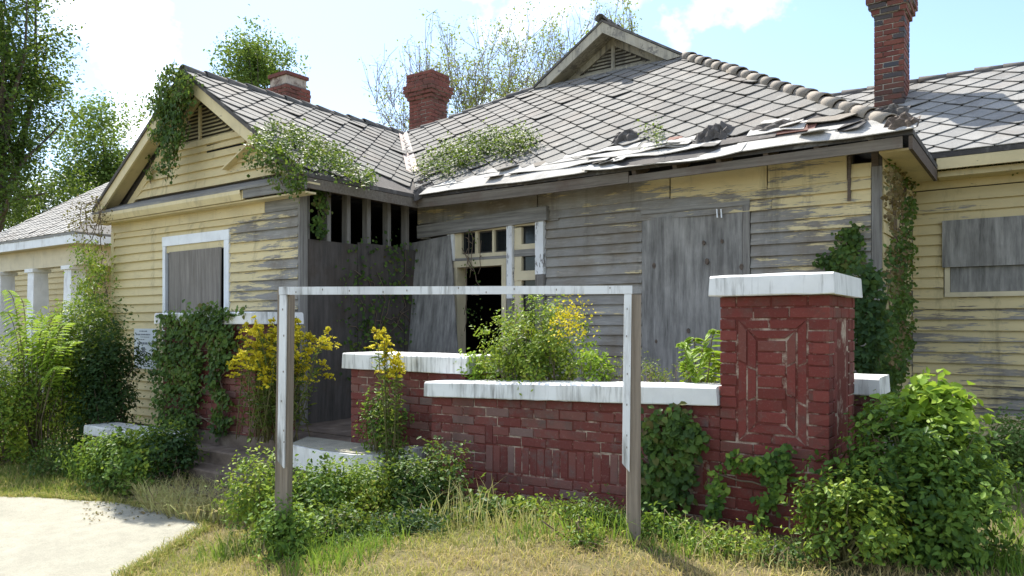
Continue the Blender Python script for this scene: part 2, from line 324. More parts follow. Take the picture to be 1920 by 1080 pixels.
def blades(name, B, h, w, mat, parent=None, lean=0.5, rnd=None, cols=None):
    B = np.asarray(B, float); N = len(B); hh = h * rng.uniform(0.5, 1.5, (N, 1)); a = rng.uniform(0, 2 * np.pi, N)
    d = np.stack([np.cos(a), np.sin(a), 0 * a], 1); q = rng.uniform(0, 2 * np.pi, N); r = np.stack([np.cos(q), np.sin(q), 0 * q], 1)
    ln = lean * rng.uniform(0.1, 1.4, (N, 1)); up = np.array([[0, 0, 1.0]])
    ww = w * rng.uniform(.6, 1.3, (N, 1))
    m = B + up * hh * 0.6 + d * hh * ln * 0.35; t = B + up * hh * (1 - 0.25 * ln) + d * hh * ln
    V = np.stack([B - r * ww / 2, B + r * ww / 2, m + r * ww * 0.4, m - r * ww * 0.4, t], 1).reshape(-1, 3)
    i = np.arange(N)[:, None] * 5; T = np.concatenate([i + np.array([[0, 1, 2]]), i + np.array([[0, 2, 3]]), i + np.array([[3, 2, 4]])], 0)
    if rnd is None: rnd = rng.uniform(0, 1, N)
    return np_mesh(name, V, T, mat, parent, np.repeat(rnd, 5))
def inpoly(P, poly):
    x, y = P[:, 0], P[:, 1]; c = np.zeros(len(P), bool); n = len(poly)
    for i in range(n):
        (x1, y1), (x2, y2) = poly[i], poly[i - 1]
        c ^= ((y1 > y) != (y2 > y)) & (x < (x2 - x1) * (y - y1) / (y2 - y1 + 1e-12) + x1)
    return c
def sample(poly, n):
    a = np.array(poly, float); lo, hi = a.min(0), a.max(0); out = np.zeros((0, 2))
    while len(out) < n:
        p = rng.uniform(lo, hi, (n * 2, 2)); out = np.concatenate([out, p[inpoly(p, poly)]])
    return out[:n]
def clumpy(poly, n, k, sig):
    """points inside the outline gathered round k tuft centres so the edge is uneven and gaps stay"""
    c = sample(poly, k); p = c[rng.integers(0, k, n)] + rng.normal(0, sig, (n, 2)); 
    return p
def wavy(a, b, n, amp):
    a = np.array(a, float); b = np.array(b, float); t = np.linspace(0, 1, n)[:, None]
    j = rng.normal(0, amp, (n, 3)); j[0] = 0; return a + (b - a) * t + j * np.sin(np.pi * t * .5)
def shrub(name, label, cat, base, ctr, rad, ncl, m, size, mat, spread=0.09, nst=14, stem='stem', srad=0.008, power=0.45, flower=None, aspect=.55, group=None, hollow=True, low=-0.9):
    """stems rise from the base to tufts spread through an uneven ellipsoid"""
    base = np.array(base, float); ctr = np.array(ctr, float); rad = np.array(rad, float); size *= .66; m = int(m * 1.75); ncl = int(ncl * 1.15); spread *= .85
    t = thing(name, label, cat, base, group)
    d = nrm(rng.normal(0, 1, (ncl * 3, 3))); d = d[d[:, 2] > low][:ncl]
    bump = 1 + 0.16 * np.sin(d[:, 0] * 5 + d[:, 2] * 4 + base[0]) + 0.12 * np.sin(d[:, 1] * 9 + d[:, 2] * 7) + rng.normal(0, .07, len(d))
    rr = rng.uniform(0, 1, len(d)) ** power * bump
    cl = ctr + d * rad * rr[:, None]
    cl[:, 2] = np.maximum(cl[:, 2], gnd(cl[:, 0], cl[:, 1]) + 0.05)
    C = np.repeat(cl, m, 0) + rng.normal(0, spread, (len(cl) * m, 3))
    rn = np.clip(np.repeat(rng.normal(0.42, .2, len(cl)), m) + rng.normal(0, .16, len(C)), 0, 1)
    out = nrm(np.repeat(d, m, 0) + np.array([0, 0, 1.0]))
    leaves('foliage', C, size, mat, t, face=out, spread=0.8, aspect=aspect, rnd=rn)
    mb = MB()
    for i in rng.permutation(len(cl))[:nst]:
        b = base + rng.normal(0, 1, 3) * np.array([rad[0] * .18, rad[1] * .18, 0]); mid = (b + cl[i]) / 2 + rng.normal(0, .05, 3); mid[2] += .05
        mb.tube([b, mid, cl[i]], [srad, srad * .75, srad * .3], 5)
    mb.build('stem', M[stem], t, True)
    if flower is not None: tag(leaves('flower', flower, 0.024, M['flower'], t, spread=1.5, aspect=.9), kind='stuff')
    return t
def vine(name, label, poly, proj, n, k, sig, size, mat, face, depth=0.05, nst=5, stem='twig', loc=None, cat='vine', droop=0.9, aspect=.75, tip=None, dark=None, srad=.006):
    """creeper on a surface: proj maps picture survey points to the surface"""
    size *= .64; n = int(n * 1.6); k = int(k * 1.1)
    p = clumpy(poly, n, k, sig); C = np.array([proj(*q) for q in p]); fc = np.array(face, float)
    C = C + nrm(np.tile(fc, (n, 1))) * rng.uniform(0.0, depth, (n, 1)) + rng.normal(0, .008, (n, 3))
    base = C[np.argmin(C[:, 2])] if loc is None else np.array(loc, float)
    t = thing(name, label, cat, base)
    rn = np.clip(rng.normal(.42, .22, n) + .25 * np.sin(p[:, 0] * .05) * np.sin(p[:, 1] * .06), 0, 1)
    leaves('foliage', C, size, M[mat], t, face=fc, spread=.75, droop=droop, aspect=aspect, tip=tip, rnd=rn)
    mb = MB(); a = np.array(poly, float); lo, hi = a.min(0), a.max(0)
    for i in range(nst):
        q = sample(poly, 2); q = q[np.argsort(-q[:, 1])]
        pts = [np.array(proj(*(q[0] + (q[1] - q[0]) * s + rng.normal(0, sig * .3, 2)))) + fc * .012 for s in np.linspace(0, 1, 6)]
        mb.tube(pts, srad, 4)
    mb.build('stem', M[stem], t, True)
    return t

# ================================================================== GROUND
xs = np.unique(np.concatenate([np.linspace(-400, -20, 14), np.linspace(-20, -9, 23), np.linspace(-9, 2.5, 93), np.linspace(2.5, 20, 20), np.linspace(20, 400, 14)]))
ys = np.unique(np.concatenate([np.linspace(-60, -2, 8), np.linspace(-2, 6, 65), np.linspace(6, 30, 25), np.linspace(30, 600, 16)]))
XX, YY = np.meshgrid(xs, ys); ZZ = gnd(XX, YY)
V = np.stack([XX, YY, ZZ], -1).reshape(-1, 3); w = len(xs); ii, jj = np.meshgrid(np.arange(w - 1), np.arange(len(ys) - 1))
q0 = (jj * w + ii).ravel(); Fq = np.stack([q0, q0 + 1, q0 + w + 1, q0 + w], 1)
tag(np_mesh('ground', V, Fq, M['soil']), kind='structure')
# driveway slab, laid just above the soil
edge_px = [(225, 1095), (268, 1068), (300, 1046), (350, 1020), (392, 992), (360, 975), (310, 962), (250, 955), (200, 946), (140, 944), (70, 940), (0, 939), (-300, 930)]
DR = [PZ(a, b, -0.42)[:2] for a, b in edge_px] + [np.array((-16.0, -3.0)), np.array((-4.0, -3.0)), PZ(225, 1095, -.42)[:2]][:2]
DR = [tuple(p) for p in DR]
g = []
for i in range(len(DR)):
    a, b = np.array(DR[i]), np.array(DR[(i + 1) % len(DR)])
    for s in np.linspace(0, 1, 5)[:-1]: g.append(a + (b - a) * s + rng.normal(0, .012, 2))
# triangulated top through a fine grid clipped to the outline
gx = np.arange(-12, -3.5, .05); gy = np.arange(0, 4.3, .05)
cells = [(a, b) for a in gx for b in gy]
cc = np.array(cells) + .025; keep = inpoly(cc, [tuple(p) for p in g])
mb = MB()
vid = {}
def vtx(a, b):
    k = (round(a / .05), round(b / .05))
    if k not in vid: vid[k] = len(mb.v); mb.v.append((a, b, float(gnd(a, b)) + .022))
    return vid[k]
for (a, b), kk in zip(cells, keep):
    if kk: mb.f.append((vtx(a, b), vtx(a + .05, b), vtx(a + .05, b + .05), vtx(a, b + .05)))
cnt = {}
for f_ in mb.f:
    for i in range(4):
        e = tuple(sorted((f_[i], f_[(i + 1) % 4]))); cnt[e] = cnt.get(e, 0) + 1
ol = np.array(g); ol2 = np.roll(ol, -1, 0); dd = ol2 - ol
for i in {k for e, c in cnt.items() if c == 1 for k in e}:
    q = np.array(mb.v[i][:2]); tt = np.clip(((q - ol) * dd).sum(1) / ((dd * dd).sum(1) + 1e-9), 0, 1); c = ol + dd * tt[:, None]; k = np.argmin(((c - q) ** 2).sum(1))
    if np.linalg.norm(c[k] - q) < .08: mb.v[i] = (c[k][0], c[k][1], float(gnd(*c[k])) + .012)
tag(mb.build('driveway', M['drive'], None, True), kind='structure')
drive_poly = [tuple(p) for p in g]

# ================================================================== HOUSE
MAIN_Y, WING_Y, RIGHT_Y = 7.6, 5.6, 9.4
WL, WR = -11.10, -6.91          # wing walls
ER = -1.22                      # right corner of the front wall
FL = 0.13                       # porch floor
house = thing('abandoned_house', 'derelict pale yellow clapboard house with sagging grey diamond shingle roofs', 'house', (-5.0, 9.0, 0.0))
def wall_holes(x0, x1, z0, z1, holes, y0, y1):
    mb = MB(); X = sorted({x0, x1, *[h[0] for h in holes], *[h[1] for h in holes]}); Z = sorted({z0, z1, *[h[2] for h in holes], *[h[3] for h in holes]})
    for a, b in zip(X, X[1:]):
        run = None
        for c, d in zip(Z, Z[1:]):
            cx, cz = (a + b) / 2, (c + d) / 2; solid = not any(h[0] < cx < h[1] and h[2] < cz < h[3] for h in holes)
            if solid: run = (run[0], d) if run else (c, d)
            if run and (not solid or d == Z[-1]): mb.box(a, b, y0, y1, *run); run = None
    return mb
def clap(parent, x0, x1, z, e, y, mat, name='clapboard', proud=0.0, sag=0.0):
    """one bevelled siding board: thin top, thick bottom, lapped over the one below, a little uneven"""
    n = max(2, int((x1 - x0) / 0.45) + 1); mb = MB(); j0 = random.uniform(-.003, .003)
    for i in range(n):
        x = x0 + (x1 - x0) * i / (n - 1); k = random.uniform(-.003, .003) + j0 + sag * (i / (n - 1) - .5); o = random.uniform(0, .006) + proud
        for yy, zz in ((y, z - .012), (y - .040 - o, z - .012), (y - .008 - o * .5, z + e + .004), (y, z + e + .004)): mb.v.append((x, yy, zz + k))
    for i in range(n - 1):
        for k in range(4): mb.f.append((i * 4 + k, i * 4 + (k + 1) % 4, (i + 1) * 4 + (k + 1) % 4, (i + 1) * 4 + k))
    mb.f += [(0, 3, 2, 1), tuple((n - 1) * 4 + k for k in range(4))]
    return mb.build(name, mat, parent)
def clad(parent, x0, x1, z0, z1, e, y, mat, holes, lim=None, miss=()):
    """rows of boards cut round openings; lim(z)->(xa,xb) trims rows under a gable"""
    z = z0; row = 0
    while z < z1 - .02:
        a, b = (x0, x1) if lim is None else lim(z + e * .5)
        segs = [(a, b)]
        for hx0, hx1, hz0, hz1 in holes:
            if hz0 < z + e * .55 < hz1:
                segs = [s for (p, q) in segs for s in ((p, min(q, hx0)), (max(p, hx1), q)) if s[1] - s[0] > .03]
        for p, q in segs:
            cuts = [p] + ([p + (q - p) * random.uniform(.25, .75)] if q - p > 2.2 and random.random() < .75 else []) + [q]
            for u, v in zip(cuts, cuts[1:]):
                if (row, round(u)) in miss: continue
                clap(parent, u + .0015, v - .0015, z, min(e, z1 - z), y, mat, proud=random.choice((0, 0, 0, .003)), sag=random.uniform(-.006, .006))
        z += e; row += 1

# --- front wall -----------------------------------------------------------
def mX(px): return float(PY(px, 500, MAIN_Y)[0])
def mZ(px, py): return float(PY(px, py, MAIN_Y)[2])
dx0, dx1, dz1 = mX(862), mX(946), mZ(905, 499)
fw_holes = [(dx0, dx1, FL, dz1), (mX(866), mX(956), mZ(910, 472), mZ(910, 436)), (mX(979), mX(1010), mZ(995, 640), mZ(995, 424)), (mX(1599), mX(1635), mZ(1610, 318), 2.88)]
fw = wall_holes(WR, ER, 0.0, 2.92, fw_holes, MAIN_Y, MAIN_Y + .10).build('front_wall', M['sheath'], house)
Z_FR = 2.62
clad(fw, WR + .02, ER - .09, FL, 2.86, .1145, MAIN_Y, M['side_main'],
     [(WR, mX(1026), FL - .1, 3), (mX(1206), mX(1409), FL - .1, mZ(1300, 395)), (mX(1597), mX(1637), mZ(1610, 318), 3), (WR, mX(1592), Z_FR, 3)])
# stretch of boards left of the doorway head, between header and frieze
clap(fw, mX(900), mX(1050), 2.51, .10, MAIN_Y, M['side_main'])
for a, b, zz in ((786, 1010, 0), (1012, 1258, .004), (1260, 1440, -.004), (1442, 1590, .0)):
    mb = MB(); x0, x1 = mX(a), mX(b); mb.box(x0, x1 - .004, MAIN_Y - .034, MAIN_Y - .002, Z_FR + zz, 2.90); mb.build('frieze_board', M['frieze'], fw)
MB().box(mX(1591), mX(1597), MAIN_Y - .05, MAIN_Y, 2.42, 2.90).build('loose_batten', M['brown_wood'], fw)
MB().box(mX(1634), mX(1647), MAIN_Y - .01, MAIN_Y + .07, 2.60, 2.9).build('stud', M['brown_wood'], fw)
mb = MB(); mb.box(ER - .085, ER, MAIN_Y - .036, MAIN_Y + .0, FL, 2.72); mb.build('corner_board', M['grey_woodv'], fw)
# boarded window
wx0, wx1, wt = mX(1206), mX(1394), mZ(1300, 404)
mb = MB(); 
for i in range(9):
    x = wx0 + (wx1 - wx0) * i / 8; o = .022 + .012 * math.sin(i * .9)
    for y, z in ((MAIN_Y - o, .42), (MAIN_Y - o - .012, .42), (MAIN_Y - o - .012, wt), (MAIN_Y - o, wt)): mb.v.append((x, y, z + (.03 * (i / 8) if z > 1 else 0)))
for i in range(8):
    for k in range(4): mb.f.append((i * 4 + k, i * 4 + (k + 1) % 4, i * 4 + 4 + (k + 1) % 4, i * 4 + 4 + k))
mb.f += [(0, 3, 2, 1), (32, 33, 34, 35)]
win = mb.build('boarded_window', M['ply'], house); tag(win, 'grey plywood sheet nailed over the front window')
MB().box(wx1 + .004, mX(1408), MAIN_Y - .045, MAIN_Y - .004, .40, wt + .05).build('window_trim', M['grey_woodv'], win)
MB().box(wx0 - .01, mX(1408), MAIN_Y - .043, MAIN_Y - .004, wt + .052, wt + .11).build('window_trim', M['grey_wood'], win)
for px, py in ((1319, 455), (1353, 452), (1226, 498), (1325, 490), (1290, 620), (1230, 640), (1390, 500)):
    c = PY(px, py, MAIN_Y - .05); mb = MB(); r = random.uniform(.012, .022)
    mb.slab([(c[0] + r * math.cos(a), c[1], c[2] + 1.5 * r * math.sin(a)) for a in np.linspace(0, 6.28, 9)[:-1]], (0, .018, 0)); mb.build('knot', M['brown_wood'], win)
for px in (1344, 1352):
    c = PY(px, 392, MAIN_Y - .06); MB().beam(c, c + np.array((.01, -.01, -.09)), .012, .012, (0, 1, 0)).build('splinter', M['white'], win)

# --- doorway --------------------------------------------------------------
door = MB()
door.box(mX(857), dx0 + .004, MAIN_Y - .06, MAIN_Y + .12, FL, dz1 + .07); door.box(dx1 - .004, mX(954), MAIN_Y - .06, MAIN_Y + .12, FL, dz1 + .07)
door.box(mX(857) - .01, mX(954) + .004, MAIN_Y - .064, MAIN_Y + .12, dz1 - .006, dz1 + .075)
door = door.build('doorway', M['trim_pale'], house); tag(door, 'open dark doorway with cream frame and transom lights')
def bx(a, b, y0, y1, t, u, d0, d1):   # box from survey px on the front wall
    c = (a + b) / 2; return MB().box(mX(a), mX(b), MAIN_Y - d0, MAIN_Y + d1, mZ(c, u), mZ(c, t))
bx(845, 857, 0, 0, 438, 490, .075, -.002).build('door_post', M['white_flake'], door)
MB().box(mX(846), mX(857) - .006, MAIN_Y - .07, MAIN_Y - .002, FL, mZ(850, 491)).build('door_post', M['grey_woodv'], door)
bx(957, 967, 0, 0, 418, 560, .085, .02).build('door_post', M['white_flake'], door)
MB().box(mX(957), mX(967), MAIN_Y - .08, MAIN_Y + .02, FL, mZ(962, 561)).build('door_post', M['grey_woodv'], door)
bx(1010, 1025, 0, 0, 405, 515, .08, .02).build('door_post', M['white_flake'], door)
MB().box(mX(1010), mX(1025), MAIN_Y - .076, MAIN_Y + .02, FL, mZ(1017, 516)).build('door_post', M['grey_woodv'], door)
# transom frame, muntins and panes
zt0, zt1 = mZ(910, 475), mZ(910, 432)
fr = MB(); fr.box(mX(857), mX(957), MAIN_Y - .04, MAIN_Y + .03, zt1 - .01, zt1 + .05); fr.box(mX(857), mX(957), MAIN_Y - .04, MAIN_Y + .03, zt0 - .045, zt0 + .0)
fr.box(mX(857), mX(869), MAIN_Y - .038, MAIN_Y + .03, zt0, zt1 - .01); fr = fr.build('transom_frame', M['trim_pale'], door)
for a, b in ((894, 899), (926, 930)): MB().box(mX(a), mX(b), MAIN_Y - .036, MAIN_Y + .02, zt0, zt1 - .01).build('muntin', M['trim_pale'], door)
for a, b in ((869, 894), (899, 926), (930, 957)): MB().box(mX(a), mX(b), MAIN_Y + .004, MAIN_Y + .01, zt0, zt1 - .01).build('pane', M['glass'], door)
MB().box(mX(858), mX(957), MAIN_Y - .055, MAIN_Y - .002, dz1 + .078, zt0 - .047).build('rail', M['grey_wood'], door)
# side light
sx0, sx1 = mX(968), mX(1010)
for t_, u_, mm in ((414, 424, 'trim_pale'), (458, 468, 'trim_pale'), (468, 481, 'grey_wood'), (508, 526, 'trim_pale'), (640, 720, 'grey_wood')):
    MB().box(sx0, sx1, MAIN_Y - .045 - random.uniform(0, .006), MAIN_Y + .03, mZ(990, u_) + .002, mZ(990, t_)).build('rail', M[mm], door)
MB().box(sx0, mX(981), MAIN_Y - .04, MAIN_Y + .03, mZ(990, 640), mZ(990, 426)).build('stile', M['trim_pale'], door)
for t_, u_ in ((424, 458), (481, 508), (526, 640)): MB().box(mX(981), sx1, MAIN_Y + .006, MAIN_Y + .012, mZ(990, u_), mZ(990, t_)).build('pane', M['glass'], door)
# sagging header beam above
MB().beam(PY(786, 436, MAIN_Y - .055), PY(1028, 400, MAIN_Y - .055), .09, .17, (0, 0, 1)).build('header_beam', M['grey_wood'], house)
MB().box(mX(792), mX(808), MAIN_Y - .05, MAIN_Y - .004, mZ(800, 448), mZ(800, 438)).build('trim_scrap', M['white_flake'], house)
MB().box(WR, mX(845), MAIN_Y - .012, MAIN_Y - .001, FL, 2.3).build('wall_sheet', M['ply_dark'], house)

# --- wing: front, side, back ------------------------------------------------
wgX = lambda px: float(PY(px, 500, WING_Y)[0]); wgZ = lambda px, py: float(PY(px, py, WING_Y)[2])
vx0, vx1, vz0, vz1 = wgX(318), wgX(425), wgZ(370, 640), wgZ(370, 455)
ww = wall_holes(WL, WR, -.45, 2.9, [(vx0, vx1, vz0, vz1), (wgX(521), wgX(551), wgZ(535, 413), wgZ(535, 397))], WING_Y, WING_Y + .1).build('wing_wall', M['sheath'], house)
WZ = 2.585
clad(ww, WL + .07, WR - .02, -.10, WZ, .119, WING_Y, M['side_wing'], [(vx0 - .10, vx1 + .11, vz0 - .1, vz1 + .10), (wgX(519), wgX(553), wgZ(535, 414), wgZ(535, 396))])
MB().box(WL - .012, WL + .068, WING_Y - .034, WING_Y + .1, -.3, WZ + .02).build('corner_board', M['trim_y'], ww)
MB().box(WL - .01, wgX(500), WING_Y - .03, WING_Y - .001, WZ + .004, 2.90).build('frieze_board', M['trim_y'], ww)
MB().box(wgX(500) + .005, WR, WING_Y - .028, WING_Y - .001, WZ + .004, 2.90).build('frieze_board', M['grey_wood'], ww)
# wing window
wt = MB(); wt.box(vx0 - .10, vx1 + .115, WING_Y - .05, WING_Y + .02, vz1 - .01, vz1 + .115); wt.box(vx1 + .01, vx1 + .11, WING_Y - .048, WING_Y + .02, vz0, vz1 - .012); wt.box(vx0 - .095, vx0 - .03, WING_Y - .047, WING_Y + .02, vz0, vz1 - .012)
wt = wt.build('wing_window', M['white'], house); tag(wt, 'white window frame with brown plywood sheet hung inside')
MB().box(vx0 - .02, vx1 + .008, WING_Y - .03, WING_Y + .02, vz1 - .10, vz1 - .011).build('blind_stop', M['trim_y'], wt)
a, b, c, d = PY(317, 473, WING_Y - .06), PY(414, 463, WING_Y - .06), PY(412, 640, WING_Y - .045), PY(317, 640, WING_Y - .045)
MB().slab([a, b, c, d], (0, .014, 0)).build('plywood_sheet', M['ply_brown'], wt)
# side wall of the wing beside the porch: studs above stained sheets
side = MB(); side.box(WR - .10, WR - .008, WING_Y + .1, MAIN_Y + .1, 0.0, 1.0)
side = side.build('side_wall', M['sheath'], house)
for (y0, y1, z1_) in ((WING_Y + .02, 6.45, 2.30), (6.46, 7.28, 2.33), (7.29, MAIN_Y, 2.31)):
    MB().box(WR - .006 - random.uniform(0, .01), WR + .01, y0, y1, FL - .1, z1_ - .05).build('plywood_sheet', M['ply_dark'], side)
for px in (578, 618, 655, 693, 731, 765):
    y = float(PX(px, 400, WR)[1]); MB().box(WR - .10, WR - .01, y - .03, y + .03, 1.0, 2.92).build('stud', M['grey_woodv'], side)
MB().box(WR - .02, WR + .012, WING_Y - .03, WING_Y + .08, -.2, 2.88).build('corner_board', M['grey_woodv'], side)
MB().box(WR - .1, WR - .0, WING_Y + .1, MAIN_Y, 2.84, 2.94).build('top_plate', M['brown_wood'], side)
# --- right block ----------------------------------------------------------
rX = lambda px: float(PY(px, 500, RIGHT_Y)[0]); rZ = lambda px, py: float(PY(px, py, RIGHT_Y)[2])
rw = MB().box(ER - .2, 6.0, RIGHT_Y, RIGHT_Y + .1, -.2, 3.2).build('right_wall', M['sheath'], house)
RX0 = rX(1712); gx0, gz0, gz1 = rX(1772), rZ(1850, 556), rZ(1850, 410)
RZ = 2.74
clad(rw, RX0, 6.0, .05, RZ, .1165, RIGHT_Y, M['side_right'], [(gx0 - .01, 3.0, gz0 - .01, gz1)])
MB().box(RX0 - .01, 6.0, RIGHT_Y - .032, RIGHT_Y - .001, RZ + .004, 3.12).build('frieze_board', M['trim_y'], rw)
MB().box(RX0 - .10, RX0 - .004, RIGHT_Y - .04, RIGHT_Y, 0, 3.1).build('corner_board', M['grey_woodv'], rw)
rwin = MB(); rwin.box(gx0, gx0 + .05, RIGHT_Y - .045, RIGHT_Y + .02, gz0 + .052, gz0 + .40); rwin.box(gx0, 3.0, RIGHT_Y - .05, RIGHT_Y + .02, gz0, gz0 + .05)
rwin = rwin.build('right_window', M['trim_pale'], house); tag(rwin, 'window boarded with grey plywood in pale yellow frame')
MB().box(gx0 - .02, 3.0, RIGHT_Y - .075, RIGHT_Y - .052, gz0 + .32, gz1).build('plywood_sheet', M['ply'], rwin)
MB().box(gx0 + .054, 3.0, RIGHT_Y - .038, RIGHT_Y - .02, gz0 + .052, gz0 + .318).build('plywood_sheet', M['ply'], rwin)
# right end wall of the front block (seen at a grazing angle)
ew = MB().box(ER - .1, ER - .004, MAIN_Y + .1, RIGHT_Y, 0, 2.92).build('end_wall', M['side_main'], house)
z = FL
while z < 2.8:
    y0 = MAIN_Y + .002; mb = MB(); mb.add([(ER, y0, z), (ER + .022, y0, z), (ER + .006, y0, z + .115), (ER, y0, z + .115), (ER, RIGHT_Y, z), (ER + .022, RIGHT_Y, z), (ER + .006, RIGHT_Y, z + .115), (ER, RIGHT_Y, z + .115)], BOXF)
    mb.build('clapboard', M['side_right'], ew); z += .1165
# closing walls, floor, ceiling
mb = MB(); mb.box(WL, WL + .1, WING_Y + .1, 14, -.45, 2.92); mb.box(WL, 6, 14, 14.1, -.3, 2.92); mb.box(5.9, 6, RIGHT_Y + .1, 14, -.2, 3.2)
mb.build('back_wall', M['trim_y'], house)
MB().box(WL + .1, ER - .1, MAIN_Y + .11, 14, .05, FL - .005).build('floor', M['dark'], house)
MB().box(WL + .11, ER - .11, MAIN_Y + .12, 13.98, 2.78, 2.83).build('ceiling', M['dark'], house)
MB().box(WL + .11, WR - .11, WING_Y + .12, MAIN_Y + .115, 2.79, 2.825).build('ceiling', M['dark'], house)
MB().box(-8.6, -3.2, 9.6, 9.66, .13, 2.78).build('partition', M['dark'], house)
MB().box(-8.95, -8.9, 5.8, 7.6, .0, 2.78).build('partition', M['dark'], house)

# ------------------------------------------------------------------ roofs
EZ, EY, MM = 2.94, 7.2, 0.72
RX, RZg = -8.92, 4.50
EXR, EXL = -6.60, -11.24
C_ = (-0.92, 7.2); GRX, GLX, GY = -4.22, -6.72, 10.2; GZ = EZ + MM * (GY - EY)
APX, APZ = -5.49, 5.90
fz = lambda X, Y: EZ + MM * (Y - EY)
WM_ = (RZg - EZ) / (EXR - RX)
VT = (RX, EY + (RZg - EZ) / MM)
def roofpart(name, poly, mat, d=(0, 0, -.05)):
    return MB().slab(poly, d).build(name, mat, house)
main_roof = roofpart('main_roof', [(EXR, EY, EZ), (C_[0], EY, EZ), (GRX, GY, GZ), (GLX, GY, GZ), (VT[0], VT[1], RZg)], M['felt'])
tag(main_roof, 'main hipped roof slope with torn shingles along the eave')
mb = MB(); mb.slab([(VT[0], VT[1], RZg), (GLX, GY, GZ), (GLX, 14, 3.2), (-12, 14, 3.0), (-12, 11.2, 3.0)], (0, 0, -.05))
mb.slab([(C_[0], EY, EZ), (C_[0], 14, EZ), (GRX, 14, GZ), (GRX, GY, GZ)], (0, 0, -.05))
mb.slab([(GLX, GY, GZ), (APX, GY + .02, APZ - .06), (APX, 14, APZ - .06), (GLX, 14, GZ)], (0, 0, -.05)); mb.slab([(APX, GY + .02, APZ - .06), (GRX, GY, GZ), (GRX, 14, GZ), (APX, 14, APZ - .06)], (0, 0, -.05))
mb.build('rear_roof', M['felt'], house)
WF = 5.36
wing_roof = roofpart('wing_roof', [(RX, WF, RZg), (EXR, WF, EZ), (EXR, EY, EZ), (VT[0], VT[1], RZg)], M['felt']); tag(wing_roof, 'gabled wing roof slope of grey diamond shingles')
MB().slab([(RX, WF, RZg), (RX, 11.0, RZg), (EXL, 11.0, EZ), (EXL, WF, EZ)], (0, 0, -.05)).build('wing_roof', M['felt'], house)
RE, REZ, RM, RRY = 9.0, 3.06, 0.65, 11.13
RRZ = REZ + RM * (RRY - RE)
side_roof = roofpart('side_roof', [(-0.97, RE, REZ), (6.4, RE, REZ), (6.4, RRY, RRZ), (-2.7, RRY, RRZ), (-2.7, RE + 1.2, REZ + RM * 1.2)], M['felt']); tag(side_roof, 'bright shingled roof slope at right behind tall chimney')
MB().slab([(-2.7, RRY, RRZ), (6.4, RRY, RRZ), (6.4, 14.3, REZ - .6), (-2.7, 14.3, REZ - .6)], (0, 0, -.05)).build('side_roof', M['felt'], house)

def clip2(poly, region):
    out = poly; n = len(region)
    ar = sum(region[i][0] * region[(i + 1) % n][1] - region[(i + 1) % n][0] * region[i][1] for i in range(n)); sg = 1 if ar > 0 else -1
    for i in range(n):
        a, b = region[i], region[(i + 1) % n]
        sd_ = lambda p: sg * ((b[0] - a[0]) * (p[1] - a[1]) - (b[1] - a[1]) * (p[0] - a[0]))
        res = []
        for k in range(len(out)):
            p, q = out[k], out[(k + 1) % len(out)]; sp, sq = sd_(p), sd_(q)
            if sp >= 0: res.append(p)
            if sp * sq < 0: t = sp / (sp - sq); res.append((p[0] + (q[0] - p[0]) * t, p[1] + (q[1] - p[1]) * t))
        out = res
        if len(out) < 3: return []
    return out
def diamonds(org, u, v, region, W_, H_, drop=lambda a, b: False):
    """diamond shingles with clipped lower tips on the plane org + a u + b v (v up the slope); returns (verts, faces, full?) pieces"""
    org, u, v = map(lambda k: np.array(k, float), (org, u, v)); nn = np.cross(u, v); nn /= np.linalg.norm(nn)
    if nn[2] < 0: nn = -nn
    A = [p[0] for p in region]; B = [p[1] for p in region]; out = []
    j0, j1 = int(min(B) / (H_ / 2)) - 2, int(max(B) / (H_ / 2)) + 2; i0, i1 = int(min(A) / W_) - 2, int(max(A) / W_) + 2
    for j in range(j0, j1):
        for i in range(i0, i1):
            a = (i + .5 * (j % 2)) * W_; b = j * H_ / 2
            gx_, gy_ = .470, .489
            t = .06
            p = [(a - W_ * t, b - H_ * (gy_ - t * .6)), (a + W_ * t, b - H_ * (gy_ - t * .6)), (a + W_ * gx_ * 1.03, b), (a, b + H_ * .52), (a - W_ * gx_ * 1.03, b)]
            if drop(a, b): continue
            rot = random.gauss(0, .012); dxy = (random.gauss(0, .004), random.gauss(0, .004))
            p = [(a + (x - a) * math.cos(rot) - (y - b) * math.sin(rot) + dxy[0], b + (x - a) * math.sin(rot) + (y - b) * math.cos(rot) + dxy[1]) for x, y in p]
            q = clip2(p, region)
            if len(q) < 3: continue
            ar = abs(sum(q[k][0] * q[(k + 1) % len(q)][1] - q[(k + 1) % len(q)][0] * q[k][1] for k in range(len(q)))) / 2
            if ar < .0025: continue
            lift = random.uniform(.9, 1.35) * (1.7 if random.random() < .05 else 1)
            vs = [];
            for x, y in q:
                h = .006 + (.022 * lift) * max(0., min(1., (b + H_ * .5 - y) / H_)); vs.append(org + u * x + v * y + nn * h)
            m = len(vs); vs2 = [k - nn * .011 for k in vs]
            fs = [tuple(range(m)), tuple(range(2 * m - 1, m - 1, -1))] + [(k, k + m, (k + 1) % m + m, (k + 1) % m) for k in range(m)]
            c = sum(vs) / m; out.append((c, vs + vs2, fs, ar))
    return out
def plan(poly, org, u, v):
    return [(float(np.dot(np.array(p) - org, u)), float(np.dot(np.array(p) - org, v))) for p in poly]
ALLS = []
